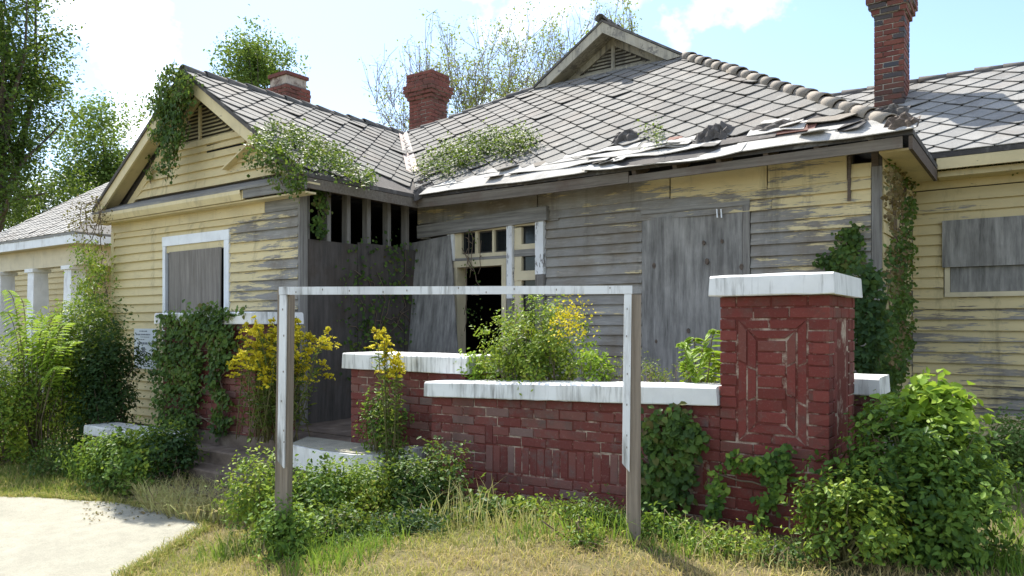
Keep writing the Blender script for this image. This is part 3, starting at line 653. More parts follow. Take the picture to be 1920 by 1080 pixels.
# main front slope
o = np.array((C_[0], EY, EZ)); u = np.array((-1.0, 0, 0)); v = np.array((0, 1, MM)) / math.hypot(1, MM)
reg = plan([(EXR, EY, EZ), (C_[0], EY, EZ), (GRX, GY, GZ), (GLX, GY, GZ), (VT[0], VT[1], RZg)], o, u, v)
def torn(a, b):
    lim_ = .50 + .10 * math.sin(a * 2.1) + .05 * math.sin(a * 7) if a < 3.4 else .50 - .10 * (a - 3.4)
    return b < lim_
ALLS += [(main_roof, M['shin'], s) for s in diamonds(o, u, v, reg, .365, .335, torn)]
o = np.array((EXR, WF, EZ)); u = np.array((0, 1.0, 0)); v = np.array((-1, 0, WM_)) / math.hypot(1, WM_)
reg = plan([(RX, WF, RZg), (EXR, WF, EZ), (EXR, EY, EZ), (VT[0], VT[1], RZg)], o, u, v)
ALLS += [(wing_roof, M['shin_w'], s) for s in diamonds(o, u, v, reg, .365, .335, lambda a, b: b < .12 or (a > 1.1 and b < .35 + .1 * math.sin(a * 9)))]
o = np.array((-0.97, RE, REZ)); u = np.array((1.0, 0, 0)); v = np.array((0, 1, RM)) / math.hypot(1, RM)
reg = plan([(-0.97, RE, REZ), (2.6, RE, REZ), (2.6, RRY, RRZ), (-2.7, RRY, RRZ), (-2.7, RE + 1.3, REZ + RM * 1.3)], o, u, v)
ALLS += [(side_roof, M['shin_r'], s) for s in diamonds(o, u, v, reg, .37, .335)]
def seen(c):
    t = -sn * c[0] + cs * c[1]; px = 960 + F * (cs * c[0] + sn * c[1]) / t
    return (px, t)
ALLS.sort(key=lambda k: -(k[2][3] / seen(k[2][0])[1] ** 2 * (1 if 0 < seen(k[2][0])[0] < 1920 else 0)))
rest = {}
for i, (par, mt, (c, vs_, fs_, ar)) in enumerate(ALLS):
    if i < 300: mesh_obj('shingle', vs_, fs_, mt, par)
    else: rest.setdefault(par.name, (par, mt, MB()))[2].add(vs_, fs_)
for par, mt, mb in rest.values(): tag(mb.build('shingle_field', mt, par), kind='stuff')

# torn eave: long bleached strips lifting off the deck
def strip(a0, a1, b, wdt, lift, mat, name='roof_strip', curl=0.0, sagm=0.0):
    n = max(3, int(abs(a1 - a0) / .16)); mb = MB(); up = np.array((0, -MM, 1.0)) / math.hypot(1, MM); sv = np.array((0, 1, MM)) / math.hypot(1, MM)
    ph = random.uniform(0, 6)
    for i in range(n + 1):
        s = i / n; x = C_[0] - (a0 + (a1 - a0) * s); e = .010 * math.sin(ph + s * 9) + random.gauss(0, .006)
        for bb, hh in ((b + e, lift * (1 + .6 * math.sin(ph + s * 7)) + curl * s * s), (b + wdt * .5 + e * .5, lift * .45 + .004), (b + wdt, .004 + lift * .1)):
            p = np.array((x, EY, EZ)) + sv * bb + up * (hh + .012); p[2] -= sagm * math.sin(math.pi * s)
            mb.v += [tuple(p), tuple(p - up * .009)]
    for i in range(n):
        k = i * 6; q = k + 6
        mb.f += [(k, k + 2, q + 2, q), (k + 2, k + 4, q + 4, q + 2), (k + 1, q + 1, q + 3, k + 3), (k + 3, q + 3, q + 5, k + 5), (k, q, q + 1, k + 1), (k + 4, k + 5, q + 5, q + 4)]
    mb.f += [(0, 1, 3, 2), (2, 3, 5, 4)]; k = n * 6; mb.f += [(k, k + 2, k + 3, k + 1), (k + 2, k + 4, k + 5, k + 3)]
    return mb.build(name, mat, main_roof)
strip(-.03, 1.55, -.05, .22, .010, M['strip']); strip(1.45, 3.2, -.06, .22, .035, M['strip'], curl=.03, sagm=.055); strip(3.15, 5.60, -.05, .21, .008, M['strip'])
for a0, a1, b, w_, lf in ((1.75, 2.9, .16, .15, .022), (2.1, 3.3, .27, .16, .03), (3.0, 4.3, .15, .2, .025), (3.2, 4.9, .31, .17, .012), (1.9, 2.7, .40, .14, .018), (.95, 1.5, .30, .2, .02), (.5, .95, .36, .16, .03), (2.75, 3.7, .43, .16, .02), (.1, .9, .15, .12, .01), (4.2, 5.5, .14, .18, .01)):
    strip(a0, a1, b, w_, lf, M['strip'] if random.random() < .8 else M['cover'])
strip(.85, 1.25, .26, .14, .004, M['rust'], 'bare_deck'); strip(1.2, 1.75, .2, .14, .004, M['felt'], 'bare_deck'); strip(2.25, 2.42, .5, .10, .01, M['rust'], 'bare_deck')
rr_ = random.Random(21); upv = np.array((0, -MM, 1.0)) / math.hypot(1, MM); slv = np.array((0, 1, MM)) / math.hypot(1, MM)
for k in range(15):           # broken shingle shards lying loose in the torn band
    a_, b_ = rr_.uniform(.40, 4.6), rr_.uniform(.10, .56); w_, h_ = rr_.uniform(.05, .14), rr_.uniform(.03, .07); an = rr_.gauss(.0, .35)
    c_ = np.array((C_[0] - a_, EY, EZ)) + slv * b_ + upv * rr_.uniform(.03, .05); t1, t2 = rr_.uniform(-.015, .03), rr_.uniform(-.01, .03)
    e1 = np.array((math.cos(an), 0, 0)) + slv * math.sin(an); e2 = slv * math.cos(an) - np.array((math.sin(an), 0, 0))
    q_ = [c_ + e1 * w_ * i + e2 * h_ * j + upv * (t1 * i - t2 * j) for i, j in ((-1, -1), (rr_.uniform(-.3, .3), -1.25), (1, -.8), (1.1, .7), (.2, 1.1), (-.9, 1))]
    MB().slab(q_, tuple(-upv * .007)).build('broken_shingle', M[rr_.choice(('strip', 'strip', 'shin', 'cover', 'felt'))], main_roof)
def crumple(c, rx, ry, h, mat, nm='crumpled_felt'):
    mb = MB(); n = 9; up = np.array((0, -MM, 1.0)) / math.hypot(1, MM); sv = np.array((0, 1, MM)) / math.hypot(1, MM)
    for i in range(n):
        for j in range(n):
            s, t = i / (n - 1) - .5, j / (n - 1) - .5; e = max(0, 1 - 4 * (s * s + t * t)) ** .5
            p = np.array(c) + np.array((s * 2 * rx, 0, 0)) + sv * t * 2 * ry + up * (.015 + h * e * abs(math.sin(i * 2.1 + j * .6 + random.uniform(0, .9)))) + sv * .03 * math.sin(i * 1.7) ; mb.v.append(tuple(p))
    mb.f = [(i * n + j, (i + 1) * n + j, (i + 1) * n + j + 1, i * n + j + 1) for i in range(n - 1) for j in range(n - 1)]
    return mb.build(nm, mat, main_roof)
for px, py, rx_, ry_, h_ in ((1175, 262, .16, .14, .10), (1345, 252, .17, .16, .11), (1455, 240, .25, .10, .05), (1320, 262, .10, .12, .07), (1668, 214, .16, .08, .07)):
    crumple(PP(px, py, EZ, EY, MM), rx_, ry_, h_, M['felt'])
# debris in the valley foot
crumple((-6.62, 7.25, 2.93), .12, .16, .10, M['felt'], 'valley_debris'); crumple((-6.75, 7.5, 3.08), .14, .12, .10, M['brown_wood'], 'valley_debris')
# valley flashing
a = np.array((EXR, EY, EZ)); b = np.array((VT[0], VT[1], RZg)); 
p0 = a + (b - a) * .28
mb = MB()
for s in (0, 1):
    c = p0 + (b - p0) * s; up = np.array((0, 0, .035)); wd = .10 + .02 * (1 - s)
    mb.v += [tuple(c + up + np.array((0, -wd, wd * 0.02))), tuple(c + up * .6), tuple(c + up + np.array((wd, 0, wd * .02)))]
    mb.v[-3] = tuple(np.array((c[0], c[1] - wd, 0)) + np.array((0, 0, EZ + WM_ * (EXR - c[0]) + .035))); mb.v[-1] = tuple(np.array((c[0] + wd, c[1], fz(0, c[1]) + .035)))
mb.f = [(0, 1, 4, 3), (1, 2, 5, 4)]; mb.build('valley_flashing', M['flash'], main_roof)
# hip covers: overlapping half-round pieces
def covers(a, b, n, r0, r1, mat, parent, name='hip_cover', skip=()):
    a = np.array(a, float); b = np.array(b, float); d = (b - a) / np.linalg.norm(b - a); L = np.linalg.norm(b - a) / n
    r = np.cross(d, (0, 0, 1)); r /= np.linalg.norm(r); u_ = np.cross(r, d)
    for i in range(n):
        if i in skip: continue
        mb = MB(); jj_ = rng.normal(0, .006, 3); k = 8
        for s, rad in ((0, r1), (1.12, r0)):
            for q in range(k + 1):
                an = math.pi * (q / k) * 1.16 - math.pi * .08
                for dr in (0, -.012): mb.v.append(tuple(a + d * L * (i + s) + jj_ + r * (rad + dr) * math.cos(an) * 1.15 + u_ * ((rad + dr) * math.sin(an) - .02 + .012 * (1 - s))))
        m = 2 * (k + 1)
        for q in range(k):
            e = q * 2; mb.f += [(e, e + 2, m + e + 2, m + e), (e + 1, m + e + 1, m + e + 3, e + 3), (e, e + 1, e + 3, e + 2), (m + e, m + e + 2, m + e + 3, m + e + 1)]
        mb.build(name, mat, parent, True)
covers((-1.12, 7.38, EZ + .125), (GRX + .02, GY - .02, GZ + .01), 18, .066, .082, M['cover'], main_roof)
covers((VT[0] + .1, VT[1] + .04, RZg + .0), (GLX, GY, GZ + .0), 9, .06, .07, M['ridge'], main_roof, 'ridge_cover')
covers((RX, WF, RZg), (RX, VT[1], RZg), 13, .06, .07, M['ridge'], wing_roof, 'ridge_cover')
covers((-2.6, RRY, RRZ), (3.0, RRY, RRZ), 18, .06, .07, M['ridge'], side_roof, 'ridge_cover')
crumple((-1.02, 7.28, EZ + .05), .14, .12, .10, M['brown_wood'], 'broken_hip_end')

# eaves of the front block
fy = EY - .012
mb = MB(); n = 12
def eave_board(x0, x1, y, z0f, z1f, th, mat, name, parent=house, nseg=10):
    mb = MB()
    for i in range(nseg + 1):
        s = i / nseg; x = x0 + (x1 - x0) * s
        for yy, zz in ((y, z0f(s)), (y + th, z0f(s)), (y + th, z1f(s)), (y, z1f(s))): mb.v.append((x, yy, zz))
    for i in range(nseg):
        for k in range(4): mb.f.append((i * 4 + k, i * 4 + (k + 1) % 4, i * 4 + 4 + (k + 1) % 4, i * 4 + 4 + k))
    mb.f += [(0, 3, 2, 1), tuple(nseg * 4 + k for k in range(4))]; return mb.build(name, mat, parent)
eave_board(EXR, -3.6, EY + .0, lambda s: EZ - .17 - .012 * math.sin(s * 3), lambda s: EZ - .055 - .008 * math.sin(s * 3), .025, M['fascia'], 'fascia_board')
eave_board(-3.595, -1.0, EY + .004, lambda s: EZ - .175 + .02 * s, lambda s: EZ - .10 + .045 * s, .025, M['fascia'], 'fascia_board')
for i, x in enumerate(np.linspace(-6.3, -1.25, 12)): MB().beam((x, EY + .03, EZ - .085), (x, MAIN_Y + .3, EZ + .2), .045, .09).build('rafter', M['brown_wood'], house)
MB().box(EXR + .1, -1.2, MAIN_Y - .02, MAIN_Y + .02, 2.90, 3.17).build('sky_block_board', M['dark'], house)  # added dark board, blocks sky light coming through the gap above the fascia
# right corner soffit and return
MB().box(-1.20, -.96, EY + .1, 9.0, EZ - .16, EZ - .14).build('soffit', M['trim_y'], house)
MB().box(-.955, -.925, EY + .02, 9.0, EZ - .17, EZ - .055).build('fascia_board', M['brown_wood'], house)
# right block eave
eave_board(-.93, 6.4, RE + .0, lambda s: REZ - .17, lambda s: REZ - .055, .03, M['trim_y'], 'fascia_board')
eave_board(-.93, 6.4, RE + .1, lambda s: REZ - .235, lambda s: REZ - .175, .3, M['trim_y'], 'soffit')
# wing side eave
mb = MB(); mb.box(EXR - .03, EXR - .004, WF + .06, EY + .02, EZ - .17, EZ - .055); mb.build('fascia_board', M['fascia'], house)
for y in np.linspace(WING_Y + .2, 7.1, 6): MB().beam((EXR - .04, y, EZ - .07), (WR - .3, y, EZ + .2), .045, .09).build('rafter', M['brown_wood'], house)

# --- wing gable: wall, vent, rakes, cornice ---------------------------------
gy = WING_Y + .01
gab = MB().slab([(EXL + .25, gy + .02, EZ + .02), (EXR - .25, gy + .02, EZ + .02), (RX, gy + .02, RZg - .14)], (0, .08, 0)).build('gable_wall', M['sheath'], house)
def glim(z): k = max(.02, (RZg - .30 - z) / WM_); return RX - k, RX + k
vz = float(PY(390, 268, gy)[2]); 
z = EZ + .10
while z < vz - .08:
    a, b = glim(z + .05)
    if abs(z - vz) > .01: clap(gab, a, b, z, .113, gy + .02, M['side_gable'])
    z += .1155
a, b = glim(vz)
MB().box(a, b, gy - .03, gy + .015, vz - .02, vz + .05).build('vent_sill', M['trim_y'], gab)
k = vz + .055
while k < RZg - .42:
    a, b = glim(k); a += .12; b -= .12
    if b - a > .08: MB().slab([(a, gy - .012, k), (b, gy - .012, k), (b, gy + .026, k + .035), (a, gy + .026, k + .035)], (0, .003, .008)).build('vent_slat', M['trim_y'], gab)
    k += .048
MB().box(RX - .018, RX + .018, gy - .02, gy + .014, vz + .052, RZg - .42).build('vent_mullion', M['trim_y'], gab)
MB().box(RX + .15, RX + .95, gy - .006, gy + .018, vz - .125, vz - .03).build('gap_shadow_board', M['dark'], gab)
def rake(x0, z0, x1, z1, y0, y1, w_, mat, name, parent=gab):   # board along the slope; w_ = depth below the line
    MB().slab([(x0, y0, z0), (x1, y0, z1), (x1, y0, z1 - w_), (x0, y0, z0 - w_)], (0, y1 - y0, 0)).build(name, mat, parent)
# barge boards (front), inner wall trim, soffits
rake(RX, RZg - .052, EXL + .0, EZ - .052, WF + .02, WF + .05, .15, M['trim_y'], 'barge_board')
rake(RX, RZg - .052, RX + 1.42, RZg - .052 - WM_ * 1.42, WF + .02, WF + .05, .16, M['trim_y'], 'barge_board')
rake(RX + 1.43, RZg - .06 - WM_ * 1.43, EXR, EZ - .06, WF + .03, WF + .06, .12, M['grey_wood'], 'barge_board')
rake(RX, RZg - .20, EXL + .35, EZ - .20 + WM_ * .35 * 0 + .12, gy - .02, gy + .018, .13, M['trim_y'], 'rake_trim')
rake(RX, RZg - .20, EXR - .5, EZ + .13, gy - .02, gy + .018, .13, M['trim_y'], 'rake_trim')
for sx in (-1, 1):
    ex = EXL if sx < 0 else EXR
    MB().slab([(RX, WF + .05, RZg - .10), (RX, gy, RZg - .10), (ex, gy, EZ - .10), (ex, WF + .05, EZ - .10)], (0, 0, -.02)).build('rake_soffit', M['trim_y'], gab)
a = PY(425, 318, gy - .02); b = PY(462, 272, gy - .05); MB().beam(a, PY(488, 256, gy - .07), .02, .13, (0, 1, 0)).build('fallen_trim', M['trim_y'], gab)
# cornice across the gable foot: fascia, crown, little pent roof
mb = MB().slab([(EXL, WF, EZ - .06), (EXR, WF, EZ - .06), (EXR - .1, gy, EZ + .06), (EXL + .1, gy, EZ + .06)], (0, 0, -.03)); mb.build('pent_roof', M['grey_wood'], gab)
xm = float(PY(452, 340, WF)[0])
MB().box(EXL, xm, WF + .03, WF + .055, EZ - .20, EZ - .092).build('cornice_fascia', M['trim_y'], gab)
MB().slab([(EXL + .01, WF + .0, EZ - .135), (xm - .03, WF + .0, EZ - .135), (xm - .03, WF + .028, EZ - .205), (EXL + .01, WF + .028, EZ - .205)], (0, .001, .045)).build('crown_moulding', M['trim_y'], gab)
MB().box(xm + .005, EXR + .02, WF + .02, WF + .05, EZ - .19, EZ - .075).build('cornice_fascia', M['grey_wood'], gab)
MB().box(EXL + .02, EXR - .02, WF + .056, WING_Y - .03, EZ - .225, EZ - .205).build('cornice_soffit', M['trim_y'], gab)
MB().box(EXL - .01, EXL + .02, WF + .06, 9, EZ - .20, EZ - .055).build('fascia_board', M['trim_y'], house)

# --- gablet on the main roof ------------------------------------------------
gb = MB().slab([(GLX + .3, GY + .30, GZ + .05), (GRX - .3, GY + .30, GZ + .05), (APX, GY + .30, APZ - .25)], (0, .05, 0)).build('gablet', M['sheath'], house); tag(gb, 'small louvred gable at the roof peak')
for sx, ex in ((-1, GLX - .02), (1, GRX + .02)):
    p = [(APX, GY - .10, APZ), (ex, GY - .10, GZ + .02), (ex, GY + .9, GZ + .02), (APX, GY + .9, APZ)]
    MB().slab(p, (0, 0, -.035)).build('gablet_roof', M['ridge'], gb)
    MB().slab([(APX, GY - .085, APZ - .04), (ex - sx * .02, GY - .085, GZ - .015), (ex - sx * .24, GY - .085, GZ - .03), (APX, GY - .085, APZ - .20)], (0, .03, 0)).build('barge_board', M['rake'], gb)
    MB().slab([(APX, GY - .05, APZ - .15), (APX, GY + .3, APZ - .15), (ex - sx * .2, GY + .3, GZ - .01), (ex - sx * .2, GY - .05, GZ - .01)], (0, 0, -.012)).build('rake_soffit', M['rake'], gb)
    MB().slab([(APX, GY + .265, APZ - .17), (ex - sx * .26, GY + .265, GZ + .02), (ex - sx * .42, GY + .265, GZ + .02), (APX, GY + .265, APZ - .29)], (0, .03, 0)).build('rake_trim', M['rake'], gb)
gm = (APZ - GZ) / (APX - GLX)
z = GZ + .15
while z < APZ - .33:
    k = (APZ - .30 - z) / gm; MB().slab([(APX - k, GY + .275, z), (APX + k, GY + .275, z), (APX + k, GY + .298, z + .03), (APX - k, GY + .298, z + .03)], (0, .003, .007)).build('vent_slat', M['rake'], gb); z += .052
MB().box(APX - .03, APX + .03, GY + .262, GY + .285, GZ + .12, APZ - .30).build('vent_mullion', M['rake'], gb)
MB().slab([(GLX + .45, GY + .255, GZ + .145), (GRX - .45, GY + .255, GZ + .145), (GRX - .3, GY + .255, GZ + .03), (GLX + .3, GY + .255, GZ + .03)], (0, .01, 0)).build('sill_board', M['rake'], gb)
covers((APX, GY - .16, APZ + .01), (APX, GY + .9, APZ + .01), 4, .06, .07, M['ridge'], gb, 'ridge_cover')

# ------------------------------------------------------------------ bricks
BR = []
def brick_mesh(k):
    b = .004; r = random.Random(k); vs_ = []; base = [(-.1, -.05, -.03), (.1, -.05, -.03), (.1, .05, -.03), (-.1, .05, -.03), (-.1, -.05, .03), (.1, -.05, .03), (.1, .05, .03), (-.1, .05, .03)]
    # front face inset ring gives worn arrises
    f_ = [(-.1, -.0465, -.03), (.1, -.0465, -.03), (.1, -.0465, .03), (-.1, -.0465, .03), (-.1 + b, -.05, -.03 + b), (.1 - b, -.05, -.03 + b), (.1 - b, -.05, .03 - b), (-.1 + b, -.05, .03 - b), (-.1, .05, -.03), (.1, .05, -.03), (.1, .05, .03), (-.1, .05, .03)]
    f_ = [(x + r.uniform(-.001, .001), y + r.uniform(-.0006, .0006), z + r.uniform(-.001, .001)) for x, y, z in f_]
    fs = [(4, 5, 6, 7), (0, 1, 5, 4), (1, 2, 6, 5), (2, 3, 7, 6), (3, 0, 4, 7), (0, 8, 9, 1), (1, 9, 10, 2), (2, 10, 11, 3), (3, 11, 8, 0)]
    return f_, fs
def brick_set(mat):
    out = []
    for k in range(6):
        v_, f_ = brick_mesh(k); me = bpy.data.meshes.new('brick'); me.from_pydata(v_, [], f_); me.materials.append(mat); me.update(); out.append(me)
    return out
BM = {k: brick_set(M[k]) for k in ('red', 'redw', 'chb', 'chb2')}
def brick(parent, mats, c, L, Hh, ang=0.0, D=.1, roll=0.0, warp=None):
    """c = middle of the outer face; ang = turn about z (0 faces -Y)"""
    c = np.array(c, float)
    if warp: c = c + np.array((0, 0, warp(c[0])))
    j = random.gauss(0, .0011)
    Mx = Matrix.Translation(Vector(c)) @ Matrix.Rotation(ang, 4, 'Z') @ Matrix.Rotation(roll + random.gauss(0, .0025), 4, 'Y') @ Matrix.Translation((0, D / 2 + j, 0)) @ Matrix.Diagonal((L / .2, D / .1, Hh / .06, 1))
    return inst('brick', random.choice(BM[mats]), Mx, parent)
def courses(parent, mats, p0, width, z0, n, ch, ang, bl=.205, jt=.010, hole=None, warp=None, start=0, D=.1, hgap=.0095):
    """running-bond face: p0 = left bottom corner seen from outside, runs along direction ang"""
    dx, dy = math.cos(ang), math.sin(ang)
    for r in range(n):
        x = -(bl + jt) / 2 * ((r + start) % 2); zc = z0 + ch * (r + .5)
        while x < width - .005:
            a, b = max(x, 0), min(x + bl, width); x += bl + jt
            if b - a < .02: continue
            segs = [(a, b)]
            if hole:
                for h0, h1, hz0, hz1 in hole:
                    if hz0 < zc < hz1: segs = [s for (p, q) in segs for s in ((p, min(q, h0)), (max(p, h1), q)) if s[1] - s[0] > .018]
            for a2, b2 in segs:
                m = (a2 + b2) / 2; brick(parent, mats, (p0[0] + dx * m, p0[1] + dy * m, zc), b2 - a2, ch - hgap, ang, D, 0, warp)

def slabcap(name, x0, x1, y0, y1, z0, z1, mat, parent, warp=None, lab=None):
    """painted concrete coping with softened, chipped edges"""
    b = .014; mb = MB(); nx = max(3, int((x1 - x0) / .12)); 
    prof = [(y0, z0), (y0, z0), (y0 - 0, z0 + b), (y0, z1 - b), (y0 + b, z1), (y1 - b, z1), (y1, z1 - b), (y1, z0)]
    prof = [(y0 + .004, z0), (y0, z0 + b * .5), (y0, z1 - b), (y0 + b, z1), (y1 - b, z1), (y1, z1 - b), (y1, z0 + b * .5), (y1 - .004, z0)]
    m = len(prof)
    for i in range(nx + 1):
        x = x0 + (x1 - x0) * i / nx
        for k, (y, z) in enumerate(prof):
            e = .007 if i in (0, nx) and k in (2, 3, 4, 5) else 0
            mb.v.append((x + (e if i == 0 else -e), y + random.gauss(0, .0010), z + random.gauss(0, .0010) - e * .3 + (warp(x) if warp else 0)))
    for i in range(nx):
        for k in range(m): mb.f.append((i * m + k, i * m + (k + 1) % m, (i + 1) * m + (k + 1) % m, (i + 1) * m + k))
    mb.f += [tuple(range(m - 1, -1, -1)), tuple(nx * m + k for k in range(m))]
    return mb.build(name, mat, parent)

# --- tall brick pillar -------------------------------------------------------
PXL, PXR, PYF, PYB = -1.681, -1.028, 4.65, 5.36
CH = .0702
pil = thing('brick_pillar', 'tall red painted brick pillar with thick white cap and nested panel frame', 'pillar', ((PXL + PXR) / 2, (PYF + PYB) / 2, 0))
NC = 22; Z0 = -.10
MB().box(PXL + .007, PXR - .007, PYF + .007, PYB - .007, Z0 - .15, Z0 + NC * CH).build('mortar_core', M['redm'], pil)
pX = lambda px: float(PY(px, 700, PYF)[0]) - PXL; pZ = lambda py: float(PY(1450, py, PYF)[2])
fo = (pX(1381), pX(1515), pZ(828), pZ(592)); fo = (fo[0], fo[1], Z0 + round((fo[2] - Z0) / CH) * CH, Z0 + round((fo[3] - Z0) / CH) * CH)
courses(pil, 'red', (PXL, PYF), PXR - PXL, Z0, NC, CH, 0.0, hole=[fo])
FW = .062
def frame_ring(parent, x0, x1, z0, z1, w_, yface, mats):
    """mitred picture-frame of bricks; x in pillar metres"""
    for (a, b, c, d) in (((x0, z0), (x0, z1), (x0 + w_, z1 - w_), (x0 + w_, z0 + w_)), ((x1, z1), (x1, z0), (x1 - w_, z0 + w_), (x1 - w_, z1 - w_)), ((x0, z1), (x1, z1), (x1 - w_, z1 - w_), (x0 + w_, z1 - w_)), ((x1, z0), (x0, z0), (x0 + w_, z0 + w_), (x1 - w_, z0 + w_))):
        L = math.dist(a, b); n = max(1, round(L / .23)); off = random.uniform(-.12, .12) / n
        for i in range(n):
            s0, s1 = i / n, (i + 1) / n
            if 0 < i: s0 += off
            if i < n - 1: s1 += off
            lp = lambda p, q, s: (p[0] + (q[0] - p[0]) * s, p[1] + (q[1] - p[1]) * s)
            q = [lp(a, b, s0), lp(a, b, s1), lp(d, c, s1), lp(d, c, s0)]; m = (sum(k[0] for k in q) / 4, sum(k[1] for k in q) / 4)
            sh = lambda p: (m[0] + (p[0] - m[0]) * (1 - .007 / (max(abs(p[0] - m[0]), .02))), m[1] + (p[1] - m[1]) * (1 - .007 / (max(abs(p[1] - m[1]), .02))))
            jj2 = random.gauss(0, .002)
            MB().slab([(PXL + sh(p)[0], yface + jj2, sh(p)[1]) for p in q], (0, .05, 0)).build('brick', M[mats], parent)
frame_ring(pil, fo[0] + .004, fo[1] - .004, fo[2] + .003, fo[3] - .003, FW, PYF + .004, 'red')
f2 = (fo[0] + FW + .003, fo[1] - FW - .003, fo[2] + FW + .003, fo[3] - FW - .003)
frame_ring(pil, *f2, FW, PYF - .002, 'red')
f3 = (f2[0] + FW + .004, f2[1] - FW - .004, f2[2] + FW + .004, f2[3] - FW - .004)
nb = max(1, round((f3[3] - f3[2]) / CH)); courses(pil, 'red', (PXL + f3[0], PYF + .003), f3[1] - f3[0], f3[2], nb, (f3[3] - f3[2]) / nb, 0.0, bl=.3, D=.06)
# right face of the pillar with its own recessed strip
dpt = PYB - PYF; sh0, sh1 = .16, dpt - .16
courses(pil, 'red', (PXR, PYF), dpt, Z0, NC, CH, math.pi / 2, start=1, hole=[(sh0, sh1, fo[2], fo[3])], D=.09)
nb = round((fo[3] - fo[2]) / .22)
for i in range(nb):
    hh = (fo[3] - fo[2]) / nb
    for s in (sh0 + .035, sh1 - .035): brick(pil, 'red', (PXR - .006, PYF + s, fo[2] + hh * (i + .5)), .060, hh - .012, math.pi / 2, .07)
courses(pil, 'red', (PXR - .02, PYF + sh0 + .075), sh1 - sh0 - .15, fo[2], round((fo[3] - fo[2]) / CH), (fo[3] - fo[2]) / round((fo[3] - fo[2]) / CH), math.pi / 2, D=.05)
ztop = Z0 + NC * CH
slabcap('cap', PXL - .055, PXR + .04, PYF - .055, PYB + .05, ztop + .002, ztop + .132, M['cap'], pil)

# --- low front wall ---------------------------------------------------------
WX0, WX1 = -4.115, PXL - .004; WYF = 4.66
wz = lambda x: .031 * (x - WX1)
low = thing('low_brick_wall', 'low red painted brick wall with stained white coping beside tall pillar', 'wall', ((WX0 + WX1) / 2, WYF + .1, -.1))
lz0 = -.32; lch = .0715; ln = 15; ltop = lz0 + ln * lch
mb = MB(); mb.box(WX0 + .006, WX1, WYF + .006, WYF + .23, lz0 - .2, ltop); mb.v = [(x, y, z + wz(x)) for x, y, z in mb.v]; mb.build('mortar_core', M['redm'], low)
lX = lambda px: float(PY(px, 800, WYF)[0]) - WX0
s0_, s1_ = lX(924), lX(1325); zs0 = lz0 + 7 * lch; zs1 = lz0 + 10 * lch
courses(low, 'redw', (WX0, WYF), WX1 - WX0, lz0, ln, lch, 0.0, bl=.215, hole=[(s0_, s1_, zs0, zs1), (s0_ - .075, s0_, lz0 + 4 * lch, lz0 + 12 * lch)], warp=wz)
x = s0_
while x < s1_ - .03:
    brick(low, 'redw', (WX0 + x + .034, WYF + .003, (zs0 + zs1) / 2), .059, zs1 - zs0 - .012, 0, .09, 0, wz); x += .0675
z = lz0 + 4 * lch
while z < lz0 + 12 * lch - .05:
    brick(low, 'redw', (WX0 + s0_ - .0375, WYF + .002, z + .107), .064, .205, 0, .09, 0, wz); z += .2145
courses(low, 'redw', (WX0 + .0, WYF + .23), .23, lz0, ln, lch, -math.pi / 2, warp=wz, D=.05)
slabcap('coping', WX0 - .04, WX1 + .0, WYF - .05, WYF + .27, ltop + .002, ltop + .127, M['cap'], low, warp=wz)
# --- stub of wall past the pillar --------------------------------------------
stub = thing('brick_wall_stub', 'short mossy brick wall end with dripped white coping right of pillar', 'wall', (-.95, 5.6, 0))
sy = 5.42; sx0, sx1 = PXR - .25, float(PY(1642, 760, sy)[0])
mb = MB().box(sx0, sx1 - .012, sy + .012, sy + .3, -.2, .80).build('mortar_core', M['redm'], stub)
courses(stub, 'redw', (sx0, sy), sx1 - sx0, -.2, 14, .0714, 0.0)
courses(stub, 'redw', (sx1, sy), .3, -.2, 14, .0714, math.pi / 2, D=.06)
slabcap('coping', sx0, float(PY(1651, 720, sy - .04)[0]), sy - .045, sy + .34, .802, .922, M['cap_drip'], stub)
# --- stair pier ---------------------------------------------------------------
sp = thing('stair_pier', 'red brick stair pier with white slab cap behind yellow goldenrod', 'pier', (-4.6, 5.0, 0))
qy = 4.87; q0x, q1x = -5.30, -3.93
MB().box(q0x + .006, q1x, qy + .006, qy + .38, -.3, .855).build('mortar_core', M['redm'], sp)
courses(sp, 'redw', (q0x, qy), q1x - q0x, -.29, 16, .0715, 0.0)
courses(sp, 'redw', (q1x, qy), .38, -.29, 16, .0715, math.pi / 2, D=.05)
slabcap('cap', q0x - .07, q1x + .06, qy - .05, qy + .43, .858, 1.005, M['cap'], sp)
# --- left pier ----------------------------------------------------------------
lp = thing('vine_covered_pier', 'left brick pier almost hidden by creeper, white cap showing at its corners', 'pier', (-7.4, 4.95, .1))
ly = 4.75; l0, l1 = -8.30, -6.58
MB().box(l0 + .012, l1 - .012, ly + .012, ly + .5, -.1, 1.27).build('mortar_core', M['redm'], lp)
courses(lp, 'redw', (l0, ly), l1 - l0, .0, 18, .0705, 0.0)
courses(lp, 'redw', (l1, ly), .5, .0, 18, .0705, math.pi / 2, D=.06)
slabcap('cap', l0 - .08, l1 + .07, ly - .06, ly + .56, 1.272, 1.40, M['cap'], lp)
